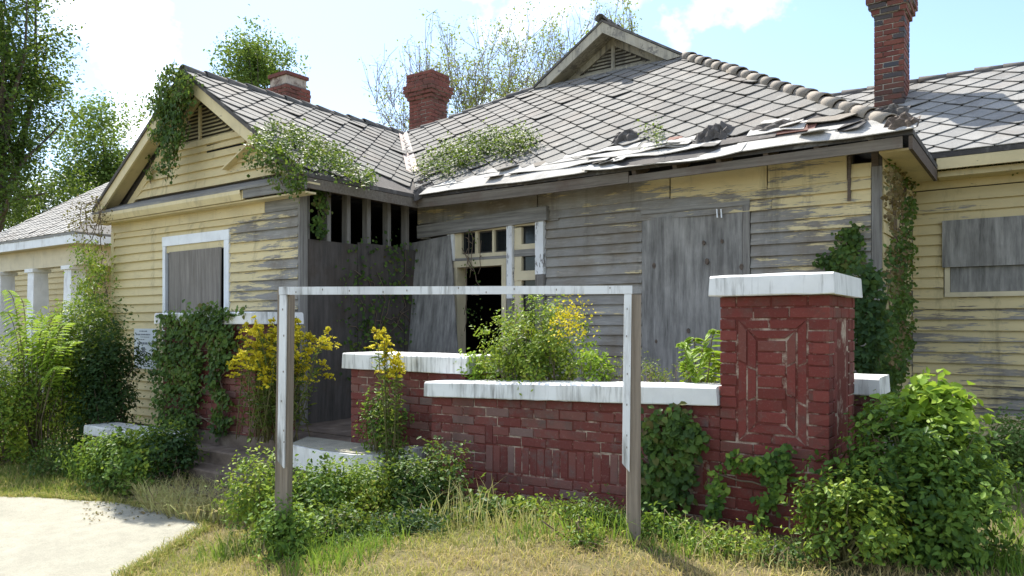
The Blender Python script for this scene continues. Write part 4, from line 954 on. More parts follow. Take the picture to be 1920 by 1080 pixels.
# --- chimneys -----------------------------------------------------------------
def chimney(x0, x1, y0, y1, z0, zt, mats, ch=.068, corb=(), lab='', bl=.2, mort='chm'):
    c = MB().box(x0 + .01, x1 - .01, y0 + .01, y1 - .01, z0 - .6, zt - .012).build('chimney', M[mort], house); tag(c, lab)
    n = int((zt - z0) / ch)
    for r in range(n):
        o = 0.0
        for fr_, out in corb:
            if r >= n - fr_: o = out
        zc = z0 + ch * (r + .5); st = r % 2
        for p0_, wd_, an in (((x0 - o, y0 - o), x1 - x0 + 2 * o, 0.0), ((x1 + o, y0 - o), y1 - y0 + 2 * o, math.pi / 2)):
            courses(c, mats, p0_, wd_, z0 + ch * r, 1, ch, an, bl, .012, start=st if an == 0 else 1 - st, D=.09 if an == 0 else .06, hgap=.012)
        if o > 0: MB().box(x0 - o + .012, x1 + o - .012, y0 - o + .012, y1 + o - .012, zc - ch / 2, zc + ch / 2 - .006).build('mortar_bed', M[mort], c)
    MB().box(x0 - .02, x1 + .02, y0 - .02, y1 + .02, z0 + n * ch - .004, z0 + n * ch + .012).build('chimney_top', M['ridge'], c)
    return c
chimney(-1.765, -1.425, 10.40, 10.86, 3.60, 5.62, 'chb', corb=((6, .03), (5, .06), (4, .085)), lab='tall narrow brick chimney with corbelled top at right', bl=.205)
chimney(-10.02, -9.45, 10.7, 11.16, 4.70, 6.07, 'chb2', ch=.072, corb=((7, .03), (6, .06), (5, .085), (3, .04)), lab='squat red brick chimney with flared top between the roofs')
c1 = chimney(-10.85, -10.38, 8.1, 8.56, 4.55, 5.30, 'chb2', corb=((4, .035),), lab='low brick chimney with pale plaster band behind wing ridge')
MB().box(-10.83, -10.40, 8.12, 8.54, 5.30, 5.47).build('plaster_band', M['stucco'], c1)
MB().box(-10.86, -10.37, 8.09, 8.57, 5.471, 5.53).build('chimney_top', M['chb2'], c1)

# ------------------------------------------------------------------ porch floor, landing, steps
tag(MB().box(WR + .02, ER, 5.3, MAIN_Y - .002, -.2, FL).build('porch_floor', M['step']), kind='structure')
ldg = thing('stair_landing', 'concrete landing block with flaking white painted front edge', 'landing', (-5.2, 4.55, -.3))
mb = MB(); pts = [PY(542, 838, 4.45), PY(600, 838, 4.38), PY(660, 838, 4.42), PY(715, 836, 4.55)]
top = [(p[0], p[1], .165) for p in pts] + [(-4.55, 4.85, .165), (-5.9, 4.85, .165)]
mb.slab([(x, y, .165 - .20) for x, y, z in top], (0, 0, .2)); mb.build('landing_edge', M['cap_drip'], ldg)
mb = MB().slab([(x * 1.0, y + .025, .169) for x, y, z in top[:4]] + [(-4.56, 4.84, .169), (-5.88, 4.84, .169)], (0, 0, .006)); mb.build('landing_top', M['drive'], ldg)
a = PY(735, 852, 4.62); MB().box(a[0], a[0] + .16, 4.62, 4.86, -.2, .21).build('end_block', M['cap_drip'], ldg)
tag(MB().box(-8.3, -5.31, 4.72, 5.6, -.4, FL - .01).build('landing_floor', M['step']), kind='structure')
st = thing('concrete_steps', 'worn dark concrete steps between vine covered pier and landing', 'steps', (-6.3, 4.3, -.4))
for i in range(4):
    y0 = 4.72 - .24 * (i + 1); zt = FL - .01 - .135 * (i + 1) 
    slabcap('step', -7.55, -5.95, y0, y0 + .26, zt - .3, zt, M['step'], st)
chk = thing('low_cheek_wall', 'low white topped cheek wall half buried in creeper left of steps', 'wall', (-8.3, 4.35, -.4))
cx0, cx1 = float(PY(160, 800, 4.3)[0]), -7.6
MB().box(cx0 + .06, cx1, 4.34, 4.6, -.5, -.02).build('wall_body', M['step'], chk)
slabcap('coping', cx0, cx1 + .02, 4.28, 4.65, -.018, .095, M['cap_drip'], chk)

# ------------------------------------------------------------------ bare sign frame
fa, fb = PT(533, 545, 4.62), PT(1177, 548, 4.42)
sf = thing('sign_frame', 'empty white edged wooden sign frame standing on the lawn', 'sign frame', ((fa[0] + fb[0]) / 2, (fa[1] + fb[1]) / 2, 0))
dv = (fb - fa); dv[2] = 0; dl = np.linalg.norm(dv); dv /= dl; nv = np.array((dv[1], -dv[0], 0))
lean = np.array((-.028, -.01, 0))
def post(base, topz, ofs):
    b = np.array((base[0], base[1], float(gnd(base[0], base[1])) - .25)); t = np.array((base[0], base[1], topz)) - lean * ofs
    mb = MB(); 
    for e in (b, t):
        for i, j in ((-1, -1), (1, -1), (1, 1), (-1, 1)): mb.v.append(tuple(e + dv * i * .04 + nv * (-j) * .04 + nv * -.045))
    mb.f = list(BOXF); return mb.build('post', M['post'], sf)
post(fa + lean * 1.0 - dv * .005, 1.49, 1.0); post(fb + dv * .035, 1.445, 0.1)
def trim(a, b, w_, h_, nm='trim_board'):
    return MB().beam(a, b, .022, w_, up=nv).build(nm, M['frame_white'], sf) if False else MB().beam(a, b, w_, .022, up=nv).build(nm, M['frame_white'], sf)
zt = 1.475
A = np.array((fa[0], fa[1], zt)); B = np.array((fb[0], fb[1], zt - .003)); of = nv * .012
trim(A - dv * .025 + of, B + dv * .025 + of, .048, .02)
def vtrim(top, bot):
    w_ = .021; pts = [top - dv * w_, top + dv * w_, bot + dv * w_ + np.array((0, 0, -.05)), bot - dv * w_]
    MB().slab([p + nv * .022 for p in pts], tuple(-nv * .02)).build('trim_board', M['frame_white'], sf)
zl = float(PT(528, 862, 4.62)[2]); zr = float(PT(1172, 868, 4.42)[2])
vtrim(A + np.array((0, 0, -.026)) + dv * .0, np.array((fa[0], fa[1], zl)) + lean * .55); vtrim(B + np.array((0, 0, -.026)), np.array((fb[0], fb[1], zr)) - dv * .012)
for s in (.04, .12, .2, .3, .37, .52, .6, .68, .8, .95):
    c = A + (B - A) * s + of + nv * .012 + np.array((0, 0, random.uniform(-.014, .014))); MB().beam(c - np.array((0, 0, .005)), c + np.array((0, 0, .006)), .004, .003, up=nv).build('nail_head', M['twig'], sf)
for z in (1.36, 1.2, .98, .8, .62, .55):
    for q in (A, B):
        c = np.array((q[0], q[1], z)) + nv * .025 + dv * random.uniform(-.01, .01); MB().beam(c - np.array((0, 0, .005)), c + np.array((0, 0, .006)), .004, .003, up=nv).build('nail_head', M['twig'], sf)

# ------------------------------------------------------------------ notice on the wing wall
na, nb_ = PY(252, 616, WING_Y - .055), PY(293, 693, WING_Y - .055)
nt = thing('posted_notice', 'faded white printed notice on clapboards beside vine covered pier', 'notice', (float(na[0]) + .15, WING_Y - .03, float(nb_[2])))
MB().box(na[0], nb_[0], WING_Y - .058, WING_Y - .050, nb_[2], na[2]).build('sheet', M['notice'], nt)
hh = na[2] - nb_[2]; wd = nb_[0] - na[0]; rs = random.Random(3); ib = MB()
for fr_, th_, x0_, x1_ in ((.05, .03, .25, .6), (.13, .035, .08, .75), (.20, .02, .3, .7), (.26, .02, .12, .5), (.34, .055, .15, .95), (.66, .02, .1, .9), (.73, .02, .1, .8), (.80, .02, .15, .9), (.88, .02, .1, .85)):
    x = x0_
    while x < x1_:
        w_ = rs.uniform(.02, .07); ib.box(na[0] + wd * x, na[0] + wd * min(x + w_, x1_), WING_Y - .0595, WING_Y - .0582, na[2] - hh * (fr_ + th_), na[2] - hh * fr_); x += w_ + rs.uniform(.012, .03)
for x0_, x1_ in ((.10, .24), (.36, .50)): ib.box(na[0] + wd * x0_, na[0] + wd * x1_, WING_Y - .0595, WING_Y - .0582, na[2] - hh * .60, na[2] - hh * .46)
tag(ib.build('print', M['ink'], nt), kind='stuff')
# loose plywood by the door
ps = thing('leaning_plywood', 'grey plywood sheet leaning against the wall left of the doorway', 'plywood', (-7.0, 7.4, FL))
a, b, c, d = PY(764, 457, MAIN_Y - .09), PY(843, 441, MAIN_Y - .09), PY(866, 800, MAIN_Y - .34), PY(766, 800, MAIN_Y - .34)
c[2] = d[2] = FL + .002
MB().slab([a, b, c, d], (0, .018, 0)).build('sheet', M['ply'], ps)

# ------------------------------------------------------------------ neighbouring porch house at far left
NY, NX, NZ = 7.1, -15.55, 3.10
nh = thing('neighbouring_house', 'cream house with white porch columns beyond the yellow wing', 'house', (-18, 9, -.4))
ap = (NX - 2.5, NY + 2.5, NZ + 1.9); L_ = (NX - 5.0, NY, NZ)
MB().slab([L_, (NX, NY, NZ), ap], (0, 0, -.05)).build('roof', M['shin_r'], nh)
nm_ = 1.9 / 2.5; o = np.array((NX, NY, NZ)); u = np.array((-1.0, 0, 0)); v = np.array((0, 1, nm_)) / math.hypot(1, nm_); mbs = MB()
for c_, vs_, fs_, ar in diamonds(o, u, v, plan([L_, (NX, NY, NZ), ap], o, u, v), .30, .30): mbs.add(vs_, fs_)
tag(mbs.build('shingle_field', M['strip'], nh), kind='stuff')
mb = MB().slab([(NX, NY, NZ), (NX, NY + 5, NZ), ap], (0, 0, -.05)); mb.slab([(NX + .3, NY + 1.8, NZ + .25), (NX + 4, NY + 1.8, NZ + .25), (NX + 4, NY + 4.5, NZ + 1.9), (NX - 1, NY + 4.5, NZ + 1.9)], (0, 0, -.05)); mb.build('roof', M['shin'], nh)
MB().box(L_[0], NX - .002, NY + .01, NY + .05, NZ - .22, NZ - .05).build('fascia_board', M['white'], nh)
MB().box(NX - .06, NX + .0, NY + .052, NY + 5, NZ - .22, NZ - .05).build('fascia_board', M['white'], nh)
MB().box(NX + .3, NX + 4, NY + 1.8, NY + 1.85, NZ + .02, NZ + .2).build('fascia_board', M['white'], nh)
MB().box(L_[0], NX - .25, NY + .25, NY + .5, NZ - .62, NZ - .221).build('porch_beam', M['trim_pale'], nh)
MB().box(NX - .5, NX - .25, NY + .501, NY + 5, NZ - .62, NZ - .221).build('porch_beam', M['trim_pale'], nh)
MB().box(L_[0] + .1, NX - .06, NY + .052, NY + 5, NZ - .224, NZ - .2).build('porch_ceiling', M['trim_pale'], nh)
for k, xx in enumerate((NX - .85, NX - 2.55, NX - 4.25)):
    mb = MB(); w0, w1 = .20, .145; zb, zt = -.4, NZ - .70
    mb.v = [(xx + i * w0, NY + .38 + j * w0, zb) for i, j in ((-1, -1), (1, -1), (1, 1), (-1, 1))] + [(xx + i * w1, NY + .38 + j * w1, zt) for i, j in ((-1, -1), (1, -1), (1, 1), (-1, 1))]
    mb.f = list(BOXF); cl_ = mb.build('column', M['white'], nh)
    MB().box(xx - .2, xx + .2, NY + .19, NY + .57, NZ - .698, NZ - .621).build('capital', M['white'], cl_)
nwall = MB().box(-28, NX + 4, NY + 2.3, NY + 2.4, -.5, NZ - .05).build('wall', M['side_right'], nh)
z = -.2
while z < NZ - .3: clap(nwall, -27.9, NX + .8, z, .15, NY + 2.3, M['side_right']); z += .152
MB().box(L_[0], NX + .2, NY + .1, NY + 2.3, -.5, -.25).build('porch_deck', M['step'], nh)

# ================================================================== PLANTS
# --- trees -----------------------------------------------------------------
def tree(name, label, base, height, crown_c, crown_r, ncl, m, size, mat, trunk_r, spread, nlimb=26, group=None, twig=0, cat='tree', spl=.5):
    base = np.array(base, float); crown_c = np.array(crown_c, float); crown_r = np.array(crown_r, float)
    t = thing(name, label, cat, base, group)
    d = nrm(rng.normal(0, 1, (ncl, 3))); rr = rng.uniform(0, 1, ncl) ** .5
    bump = 1 + .2 * np.sin(d[:, 0] * 4 + base[0]) + .18 * np.sin(d[:, 2] * 5 + base[1]) + rng.normal(0, .1, ncl)
    cl = crown_c + d * crown_r * (rr * bump)[:, None]
    mb = MB(); top = crown_c + np.array((0, 0, crown_r[2] * .55)); tp = [base + (top - base) * s + rng.normal(0, .02 * height * s, 3) * np.array((1, 1, .1)) for s in np.linspace(0, 1, 8)]
    mb.tube(tp, [trunk_r * (1 - .85 * s) for s in np.linspace(0, 1, 8)], 8)
    lim = rng.permutation(ncl)[:nlimb]; pts = []
    for i in lim:
        s = rng.uniform(.38, .72) if twig else rng.uniform(.35, .95); k = s * 7; j = int(k); o_ = tp[j] + (tp[min(j + 1, 7)] - tp[j]) * (k - j)
        e = cl[i]; mid = (o_ + e) / 2 + rng.normal(0, .06 * np.linalg.norm(e - o_), 3) + np.array((0, 0, .08 * np.linalg.norm(e - o_)))
        r_ = trunk_r * (1 - .8 * s) * .5; ln_ = [o_, (o_ + mid) / 2 + rng.normal(0, .03, 3), mid, (mid + e) / 2 + rng.normal(0, .05, 3), e]
        mb.tube(ln_, [r_, r_ * .8, r_ * .55, r_ * .35, r_ * .15], 5)
        for _ in range(twig):
            a_ = ln_[rng.integers(2, 5)]; b_ = a_ + (e - o_) * rng.uniform(.08, .22) + rng.normal(0, 1, 3) * crown_r * .22 + np.array((0, 0, crown_r[2] * .06)); md = (a_ + b_) / 2 + rng.normal(0, .05, 3)
            mb.tube([a_, md, b_], [max(.011, r_ * .2), max(.009, r_ * .15), .007], 4); pts += [md, b_]
            for _2 in range(2):
                c_ = b_ + rng.normal(0, 1, 3) * crown_r * .11 + np.array((0, 0, crown_r[2] * .05)); mb.tube([md if _2 else b_, c_], [.009, .006], 3); pts.append(c_)
    mb.build('trunk', M['bark_pale' if twig else 'bark'], t, True)
    src = np.array(pts) if twig and len(pts) else cl
    if twig: src = src[rng.uniform(0, 1, len(src)) < spl]
    C = np.repeat(src, m, 0) + rng.normal(0, 1, (len(src) * m, 3)) * spread
    rn = np.clip(np.repeat(rng.normal(.45, .22, len(src)), m) + rng.normal(0, .15, len(C)), 0, 1)
    leaves('crown', C, size, M[mat], t, spread=1.3, aspect=.6, rnd=rn); return t
def at_t(px, t): p = PT(px, 608, t); return (p[0], p[1], float(gnd(p[0], p[1])) - .1)
def cr(px, py, t): return PT(px, py, t)
tree('oak_tree', 'large dark green tree filling the left edge of the sky', at_t(-10, 24), 13, cr(5, 170, 24), (2.3, 2.3, 5.0), 290, 105, .135, 'lf_tree', .34, .27, 44)
tree('background_tree', 'lighter green tree between the big left tree and the wing gable', at_t(185, 32), 9, cr(190, 330, 32), (2.0, 2.0, 3.0), 170, 90, .16, 'lf_far', .2, .30, 24)
tree('background_tree', 'low leafy tree behind the cream porch roof', at_t(60, 30), 7, cr(70, 400, 30), (2.6, 2.4, 1.6), 110, 80, .14, 'lf_tree', .2, .30, 18)
tree('background_tree', 'round pale green tree behind the low plastered chimney', at_t(490, 30), 12, cr(482, 135, 30), (1.55, 1.5, 1.5), 130, 70, .145, 'lf_far', .2, .22, 22)
def sparse(px, py, t, r, lab, n=26, tw=8, spl=.5, m=8): tree('bare_tree', lab, at_t(px, t), 9, cr(px, py, t), r, 60, m, .105, 'lf_sparse', .10, .15, n, 'thin leafed trees behind the roof', tw, spl=spl)
sparse(770, 175, 26, (2.0, 1.4, 1.7), 'nearly bare tree rising behind the squat flared chimney', 24, 8, .3)
sparse(885, 165, 27, (1.9, 1.4, 1.8), 'thin yellowish tree just right of the squat flared chimney', 24, 7, .55)
sparse(970, 145, 28, (2.0, 1.5, 1.8), 'thin yellowish tree left of the roof gablet', 24, 7, .6)
sparse(1050, 140, 28, (1.6, 1.3, 1.6), 'sparse twiggy tree touching the left slope of the gablet', 18, 7, .45)
sparse(1165, 60, 26, (.6, .6, 1.2), 'small leafy treetop poking above the roof gablet', 10, 6, .8, 8)

# --- climbers on the building ------------------------------------------------
pg = lambda px, py: PY(px, py, WF - .02)
vine('gable_creeper', 'dark green creeper hanging from the wing gable peak', [(335, 130), (362, 140), (366, 200), (350, 270), (332, 285), (325, 345), (314, 335), (318, 280), (300, 265), (296, 210), (310, 165)], pg, 1900, 70, 7, .085, 'lf_vine', (0, -1, .25), .16, 8, tip=(0, -.2, -1.2))
vine('gable_creeper', 'thin creeper strand at the left foot of the wing gable', [(276, 290), (283, 290), (290, 345), (282, 345)], lambda a, b: PY(a, b, WING_Y - .03), 50, 10, 3, .07, 'lf_vine', (0, -1, .2), .05, 2)
def wing_slope(px, py):      # right slope of the wing roof
    x = (px - 960) / F; dxx, dyy, dzz = -sn + x * cs, cs + x * sn, (HOR - py) / F
    t = (EZ - H + WM_ * EXR) / (dzz + WM_ * dxx); return np.array((t * dxx, t * dyy, H + dzz * t))
vine('roof_creeper', 'sunlit creeper spilling over the wing eave above the porch', [(466, 255), (500, 240), (545, 250), (600, 275), (640, 300), (690, 335), (712, 350), (690, 352), (640, 335), (590, 318), (540, 300), (500, 300), (470, 290)], wing_slope, 2300, 90, 7, .07, 'lf_ivy', (.5, -.1, .8), .14, 14, droop=.2)
vine('roof_creeper', 'creeper hanging over the grey cornice corner of the wing', [(462, 285), (520, 270), (570, 300), (580, 345), (560, 368), (520, 350), (480, 330)], lambda a, b: PY(a, b, WF - .03), 420, 40, 7, .075, 'lf_ivy', (0, -1, .3), .12, 10)
vine('roof_creeper', 'bright creeper mound on the main roof beside the valley', [(785, 330), (810, 300), (850, 280), (890, 265), (940, 258), (990, 262), (1012, 275), (985, 292), (930, 300), (880, 318), (840, 335), (800, 342)], lambda a, b: PP(a, b, EZ, EY, MM), 2800, 110, 6, .065, 'lf_ivy', (0, -.4, .9), .20, 10, droop=.1)
vine('roof_creeper', 'small weed tuft growing in the torn shingles', [(1200, 250), (1240, 245), (1250, 270), (1225, 292), (1205, 285)], lambda a, b: PP(a, b, EZ, EY, MM), 170, 14, 5, .05, 'lf_ivy', (0, -.3, 1), .16, 4, droop=-.4)
vine('corner_creeper', 'creeper climbing the right corner of the front wall to the eave', [(1664, 300), (1695, 262), (1712, 300), (1712, 400), (1700, 480), (1706, 600), (1695, 700), (1700, 745), (1640, 745), (1640, 650), (1655, 560), (1668, 470), (1690, 420), (1700, 340)], lambda a, b: PX(a, b, ER + .03) if a > 1662 else PY(a, b, MAIN_Y - .06), 1900, 130, 7, .08, 'lf_vine', (.4, -1, .2), .14, 14, loc=(ER + .05, MAIN_Y - .05, .0))
vine('dead_creeper', 'brown withered creeper mixed in at the right house corner', [(1664, 310), (1700, 300), (1700, 480), (1690, 700), (1660, 700)], lambda a, b: PY(a, b, MAIN_Y - .05) if a < 1666 else PX(a, b, ER + .03), 420, 60, 7, .08, 'lf_dead', (.4, -1, .2), .16, 16, loc=(ER + .06, MAIN_Y - .06, .0))
vine('corner_creeper', 'creeper patch on clapboards just behind the pillar cap', [(1530, 500), (1560, 470), (1575, 440), (1610, 430), (1618, 470), (1618, 510), (1560, 515)], lambda a, b: PY(a, b, MAIN_Y - .04), 420, 40, 7, .085, 'lf_vine', (0, -1, .2), .09, 4)
vine('corner_creeper', 'dark creeper mass between the pillar and the house corner', [(1600, 500), (1650, 520), (1662, 620), (1660, 720), (1600, 720)], lambda a, b: PY(a, b, 6.9), 1000, 60, 9, .09, 'lf_dark', (0, -1, .3), .2, 8, loc=(-1.2, 6.9, .0))
vine('porch_creeper', 'dead and green creeper on the stained porch side wall', [(655, 440), (700, 450), (765, 470), (768, 600), (760, 690), (650, 700), (640, 600), (655, 520)], lambda a, b: PX(a, b, WR + .02), 330, 60, 14, .085, 'lf_vine', (1, -.3, .1), .10, 12)
vine('porch_creeper', 'creeper tuft hanging by the open studs at the porch corner', [(590, 360), (612, 375), (608, 440), (592, 445)], lambda a, b: PX(a, b, WR + .03), 150, 14, 6, .08, 'lf_vine', (1, -.3, .1), .10, 5)
vine('doorway_creeper', 'thin bare creeper strands across the open doorway', [(868, 430), (905, 430), (905, 560), (885, 640), (872, 640)], lambda a, b: PY(a, b, MAIN_Y - .09), 36, 12, 6, .06, 'lf_vine', (0, -1, .2), .03, 9, srad=.005)
vine('eave_creeper', 'thin creeper line under the eave of the right block', [(1760, 322), (1920, 306), (1920, 318), (1800, 326)], lambda a, b: PY(a, b, RIGHT_Y - .05), 260, 40, 3, .05, 'lf_dark', (0, -1, -.2), .05, 2)
vine('dead_creeper', 'withered brown creeper hanging from the left end of the wing cornice', [(150, 372), (205, 360), (205, 420), (195, 470), (160, 470), (140, 430)], lambda a, b: PY(a, b, WF - .05), 260, 40, 7, .07, 'lf_dead', (0, -1, .2), .12, 12)
vine('left_creeper', 'yellow green creeper column climbing the left wing corner', [(166, 470), (206, 462), (208, 560), (212, 640), (168, 640), (164, 560)], lambda a, b: PY(a, b, WING_Y - .12), 1500, 60, 8, .085, 'lf_bright', (-.2, -1, .4), .22, 8, loc=(-11.3, WING_Y - .12, -.4))
vine('pier_creeper', 'dense dark creeper draping the left brick pier', [(300, 612), (330, 590), (380, 580), (470, 584), (468, 592), (440, 604), (440, 650), (432, 740), (438, 815), (405, 815), (400, 700), (392, 640), (378, 660), (372, 760), (366, 820), (300, 820), (296, 700)], lambda a, b: PY(a, b, ly - .05), 3000, 190, 6, .09, 'lf_vine', (0, -1, .35), .09, 14, loc=(-7.4, 4.66, .1))
vine('wall_creeper', 'big leaved creeper over the low brick wall next to the pillar', [(1215, 790), (1260, 778), (1320, 782), (1322, 840), (1310, 900), (1300, 965), (1200, 965), (1195, 880)], lambda a, b: PY(a, b, WYF - .03), 900, 70, 9, .095, 'lf_vine', (0, -1, .4), .10, 8, loc=(-2.0, WYF - .05, -.02))
vine('pillar_creeper', 'light creeper arching over the foot of the tall pillar', [(1340, 870), (1390, 862), (1440, 870), (1480, 830), (1490, 860), (1470, 930), (1450, 990), (1425, 985), (1440, 900), (1380, 885), (1355, 930), (1345, 990), (1330, 990)], lambda a, b: PY(a, b, PYF - .05), 420, 60, 6, .075, 'lf_bush', (0, -1, .5), .10, 2, loc=(-1.4, PYF - .08, -.02))

# --- shrubs ------------------------------------------------------------------
def gb_(X, Y): return (X, Y, float(gnd(X, Y)) - .02)
c = PT(1725, 905, 4.15)
shrub('broadleaf_bush', 'big leafy green bush at the lower right beside the pillar', 'bush', gb_(c[0], c[1]), (c[0] - .02, c[1], .34), (.47, .40, .48), 300, 20, .075, M['lf_bush'], .055, 40, power=.4, low=-1)
c2 = PT(1745, 765, 4.25)
shrub('morning_glory', 'heart leaved climber crowning the lower right bush', 'vine', gb_(c2[0], c2[1]), (c2[0], c2[1], .76), (.20, .2, .16), 60, 9, .11, M['lf_lime'], .06, 14, aspect=.85)
c = PT(1545, 960, 4.0)
shrub('nandina_sprays', 'feathery light green sprays reaching in front of the pillar base', 'bush', gb_(c[0] + .1, c[1]), (c[0] + .12, c[1], .26), (.30, .22, .25), 70, 16, .06, M['lf_bright'], .05, 20)
c = PT(1895, 810, 6.2)
shrub('hedge_bush', 'pale bush at the right edge below the boarded window', 'bush', gb_(c[0], c[1]), (c[0] + .1, c[1], .25), (.42, .4, .32), 80, 22, .07, M['lf_far'], .07, 12)
c = PY(1000, 640, 5.02)
yl = PY(1065, 598, 4.75); fl_ = yl + rng.normal(0, 1, (420, 3)) * np.array((.085, .06, .085))
shrub('porch_shrub', 'leafy shrub with goldenrod bloom growing behind the low wall', 'bush', (c[0], c[1], FL), (c[0], c[1], 1.02), (.50, .34, .42), 230, 18, .055, M['lf_bright'], .045, 60, 'twig', .006, power=.5, flower=fl_)
for px, hh_ in ((885, .88), (905, .80), (1110, .95), (1125, .80)):
    p = PY(px, 700, 4.95); shrub('porch_weed', 'light green shoots at the %s of the porch shrub' % ('far left foot' if px == 885 else 'left foot' if px == 905 else 'upper right' if px == 1110 else 'lower right'), 'weed', (p[0], p[1], FL), (p[0], p[1], hh_ + .06), (.12, .12, .12), 16, 10, .06, M['lf_lime'], .04, 6)
for px, py, n, l in ((1150, 690, 16, 'left'), (1215, 695, 14, 'middle'), (1245, 690, 12, 'right')):
    p = PY(px, py, 4.95); shrub('dry_weed', 'reddish dry weeds above the low wall coping, %s clump' % l, 'weed', (p[0], p[1], FL), (p[0], p[1], .92), (.15, .12, .16), n, 8, .035, M['lf_gold'], .03, 16, 'twig', .004)
# sumac with pinnate leaves
def sumac(name, label, base, tips, mat='lf_lime', lsz=.12):
    t = thing(name, label, 'plant', base); mb = MB(); C = []; Fc = []; T = []; Ls = []
    base = np.array(base, float)
    for tp in tips:
        tp = np.array(tp, float); root = base + (tp - base) * np.array((.55, .55, .8)); pts = []
        for s in np.linspace(0, 1, 12):
            p = root + (tp - root) * s; p[2] += .10 * math.sin(math.pi * s) ; pts.append(p)
        mb.tube([base, root], [.009, .006], 5); mb.tube(pts, .004, 4)
        ax = nrm((tp - root)[None])[0]; sd_ = np.cross(ax, (0, 0, 1)); sd_ /= np.linalg.norm(sd_) + 1e-6
        for i in range(1, 12):
            for s in (-1, 1):
                L = lsz * (1 - .5 * (i / 11)) ; dr = nrm((sd_ * s + ax * .35 + np.array((0, 0, -.45)))[None])[0]
                C.append(pts[i] + dr * L * .5); T.append(dr * 3); Fc.append(nrm((np.array((0, -.35, 1)) + sd_ * s * .3)[None])[0]); Ls.append(L)
    leaves('leaflet', np.array(C), .1, M[mat], t, face=np.array(Fc), spread=.15, tip=np.array(T), aspect=.36, lens=np.array(Ls)[:, None])['kind'] = 'stuff'; mb.build('stem', M['stem'], t, True)
b = PY(1310, 800, 5.0); tips = [PY(1275, 650, 4.9), PY(1345, 625, 4.92), PY(1318, 660, 4.85), PY(1285, 690, 4.9), PY(1340, 670, 4.85), PY(1300, 640, 5.05), PY(1350, 690, 5)]
sumac('sumac_sapling', 'lime green sapling with feathery leaves against the tall pillar', (b[0], b[1], FL), tips)
b = PY(1310, 800, 5.05); shrub('porch_weed', 'small leafy weed under the lime green sapling', 'weed', (b[0], b[1], FL), (b[0], b[1], .88), (.16, .1, .12), 22, 10, .045, M['lf_bright'], .04, 8)

# goldenrod
def goldenrod(name, label, base, n, rx, zlo, zhi, plume=.12, fan=.5):
    base = np.array(base, float); t = thing(name, label, 'goldenrod', base); mb = MB(); L = []; Fl = []; Tip = []
    for i in range(n):
        b = base + np.array((rng.normal(0, rx * .3), rng.normal(0, rx * .25), 0)); h = rng.uniform(zlo, zhi); off = np.array((rng.normal(0, rx * fan), rng.normal(0, rx * fan * .6), 0))
        tp = b + off + np.array((0, 0, h)); tp[2] = base[2] + h; pts = [b + (tp - b) * s + np.array((0, 0, .03 * math.sin(3 * s))) for s in np.linspace(0, 1, 7)]; mb.tube(pts, [.005] * 4 + [.004, .003, .002], 4)
        for s in np.linspace(.15, .9, int(h * 38)):
            L.append(b + (tp - b) * s + rng.normal(0, .028, 3))
        for _ in range(int(11 * plume / .12)):
            an = rng.uniform(0, 6.28); s0 = rng.uniform(0, 1); st_ = tp - np.array((0, 0, plume * 1.5 * s0)); en = st_ + np.array((math.cos(an), math.sin(an) * .8, .25)) * plume * (.25 + .8 * s0)
            for s in np.linspace(.05, 1, 12): q = st_ + (en - st_) * s; q[2] -= .03 * s * s; Fl.append(q + rng.normal(0, .006, 3))
    leaves('foliage', np.array(L), .085, M['lf_gold'], t, spread=1.0, aspect=.22, droop=.2); tag(leaves('flower', np.array(Fl), .03, M['flower'], t, spread=1.6, aspect=.9), kind='stuff'); mb.build('stem', M['stem'], t, True)
b = PY(515, 800, 4.66); goldenrod('goldenrod_clump', 'tall yellow goldenrod clump behind the left frame post', (b[0], b[1], FL), 56, .5, .70, 1.22, .13, .5)
b = PY(738, 800, 4.55); goldenrod('goldenrod_clump', 'single yellow goldenrod spray in front of the stair pier', (b[0], b[1], -.15), 7, .15, 1.12, 1.46, .11, .4)
b = PY(720, 790, 4.66); shrub('stair_weed', 'leafy green weed at the foot of the goldenrod spray', 'weed', (b[0], b[1], -.1), (b[0], b[1], .42), (.24, .12, .30), 60, 12, .06, M['lf_bush'], .05, 10)
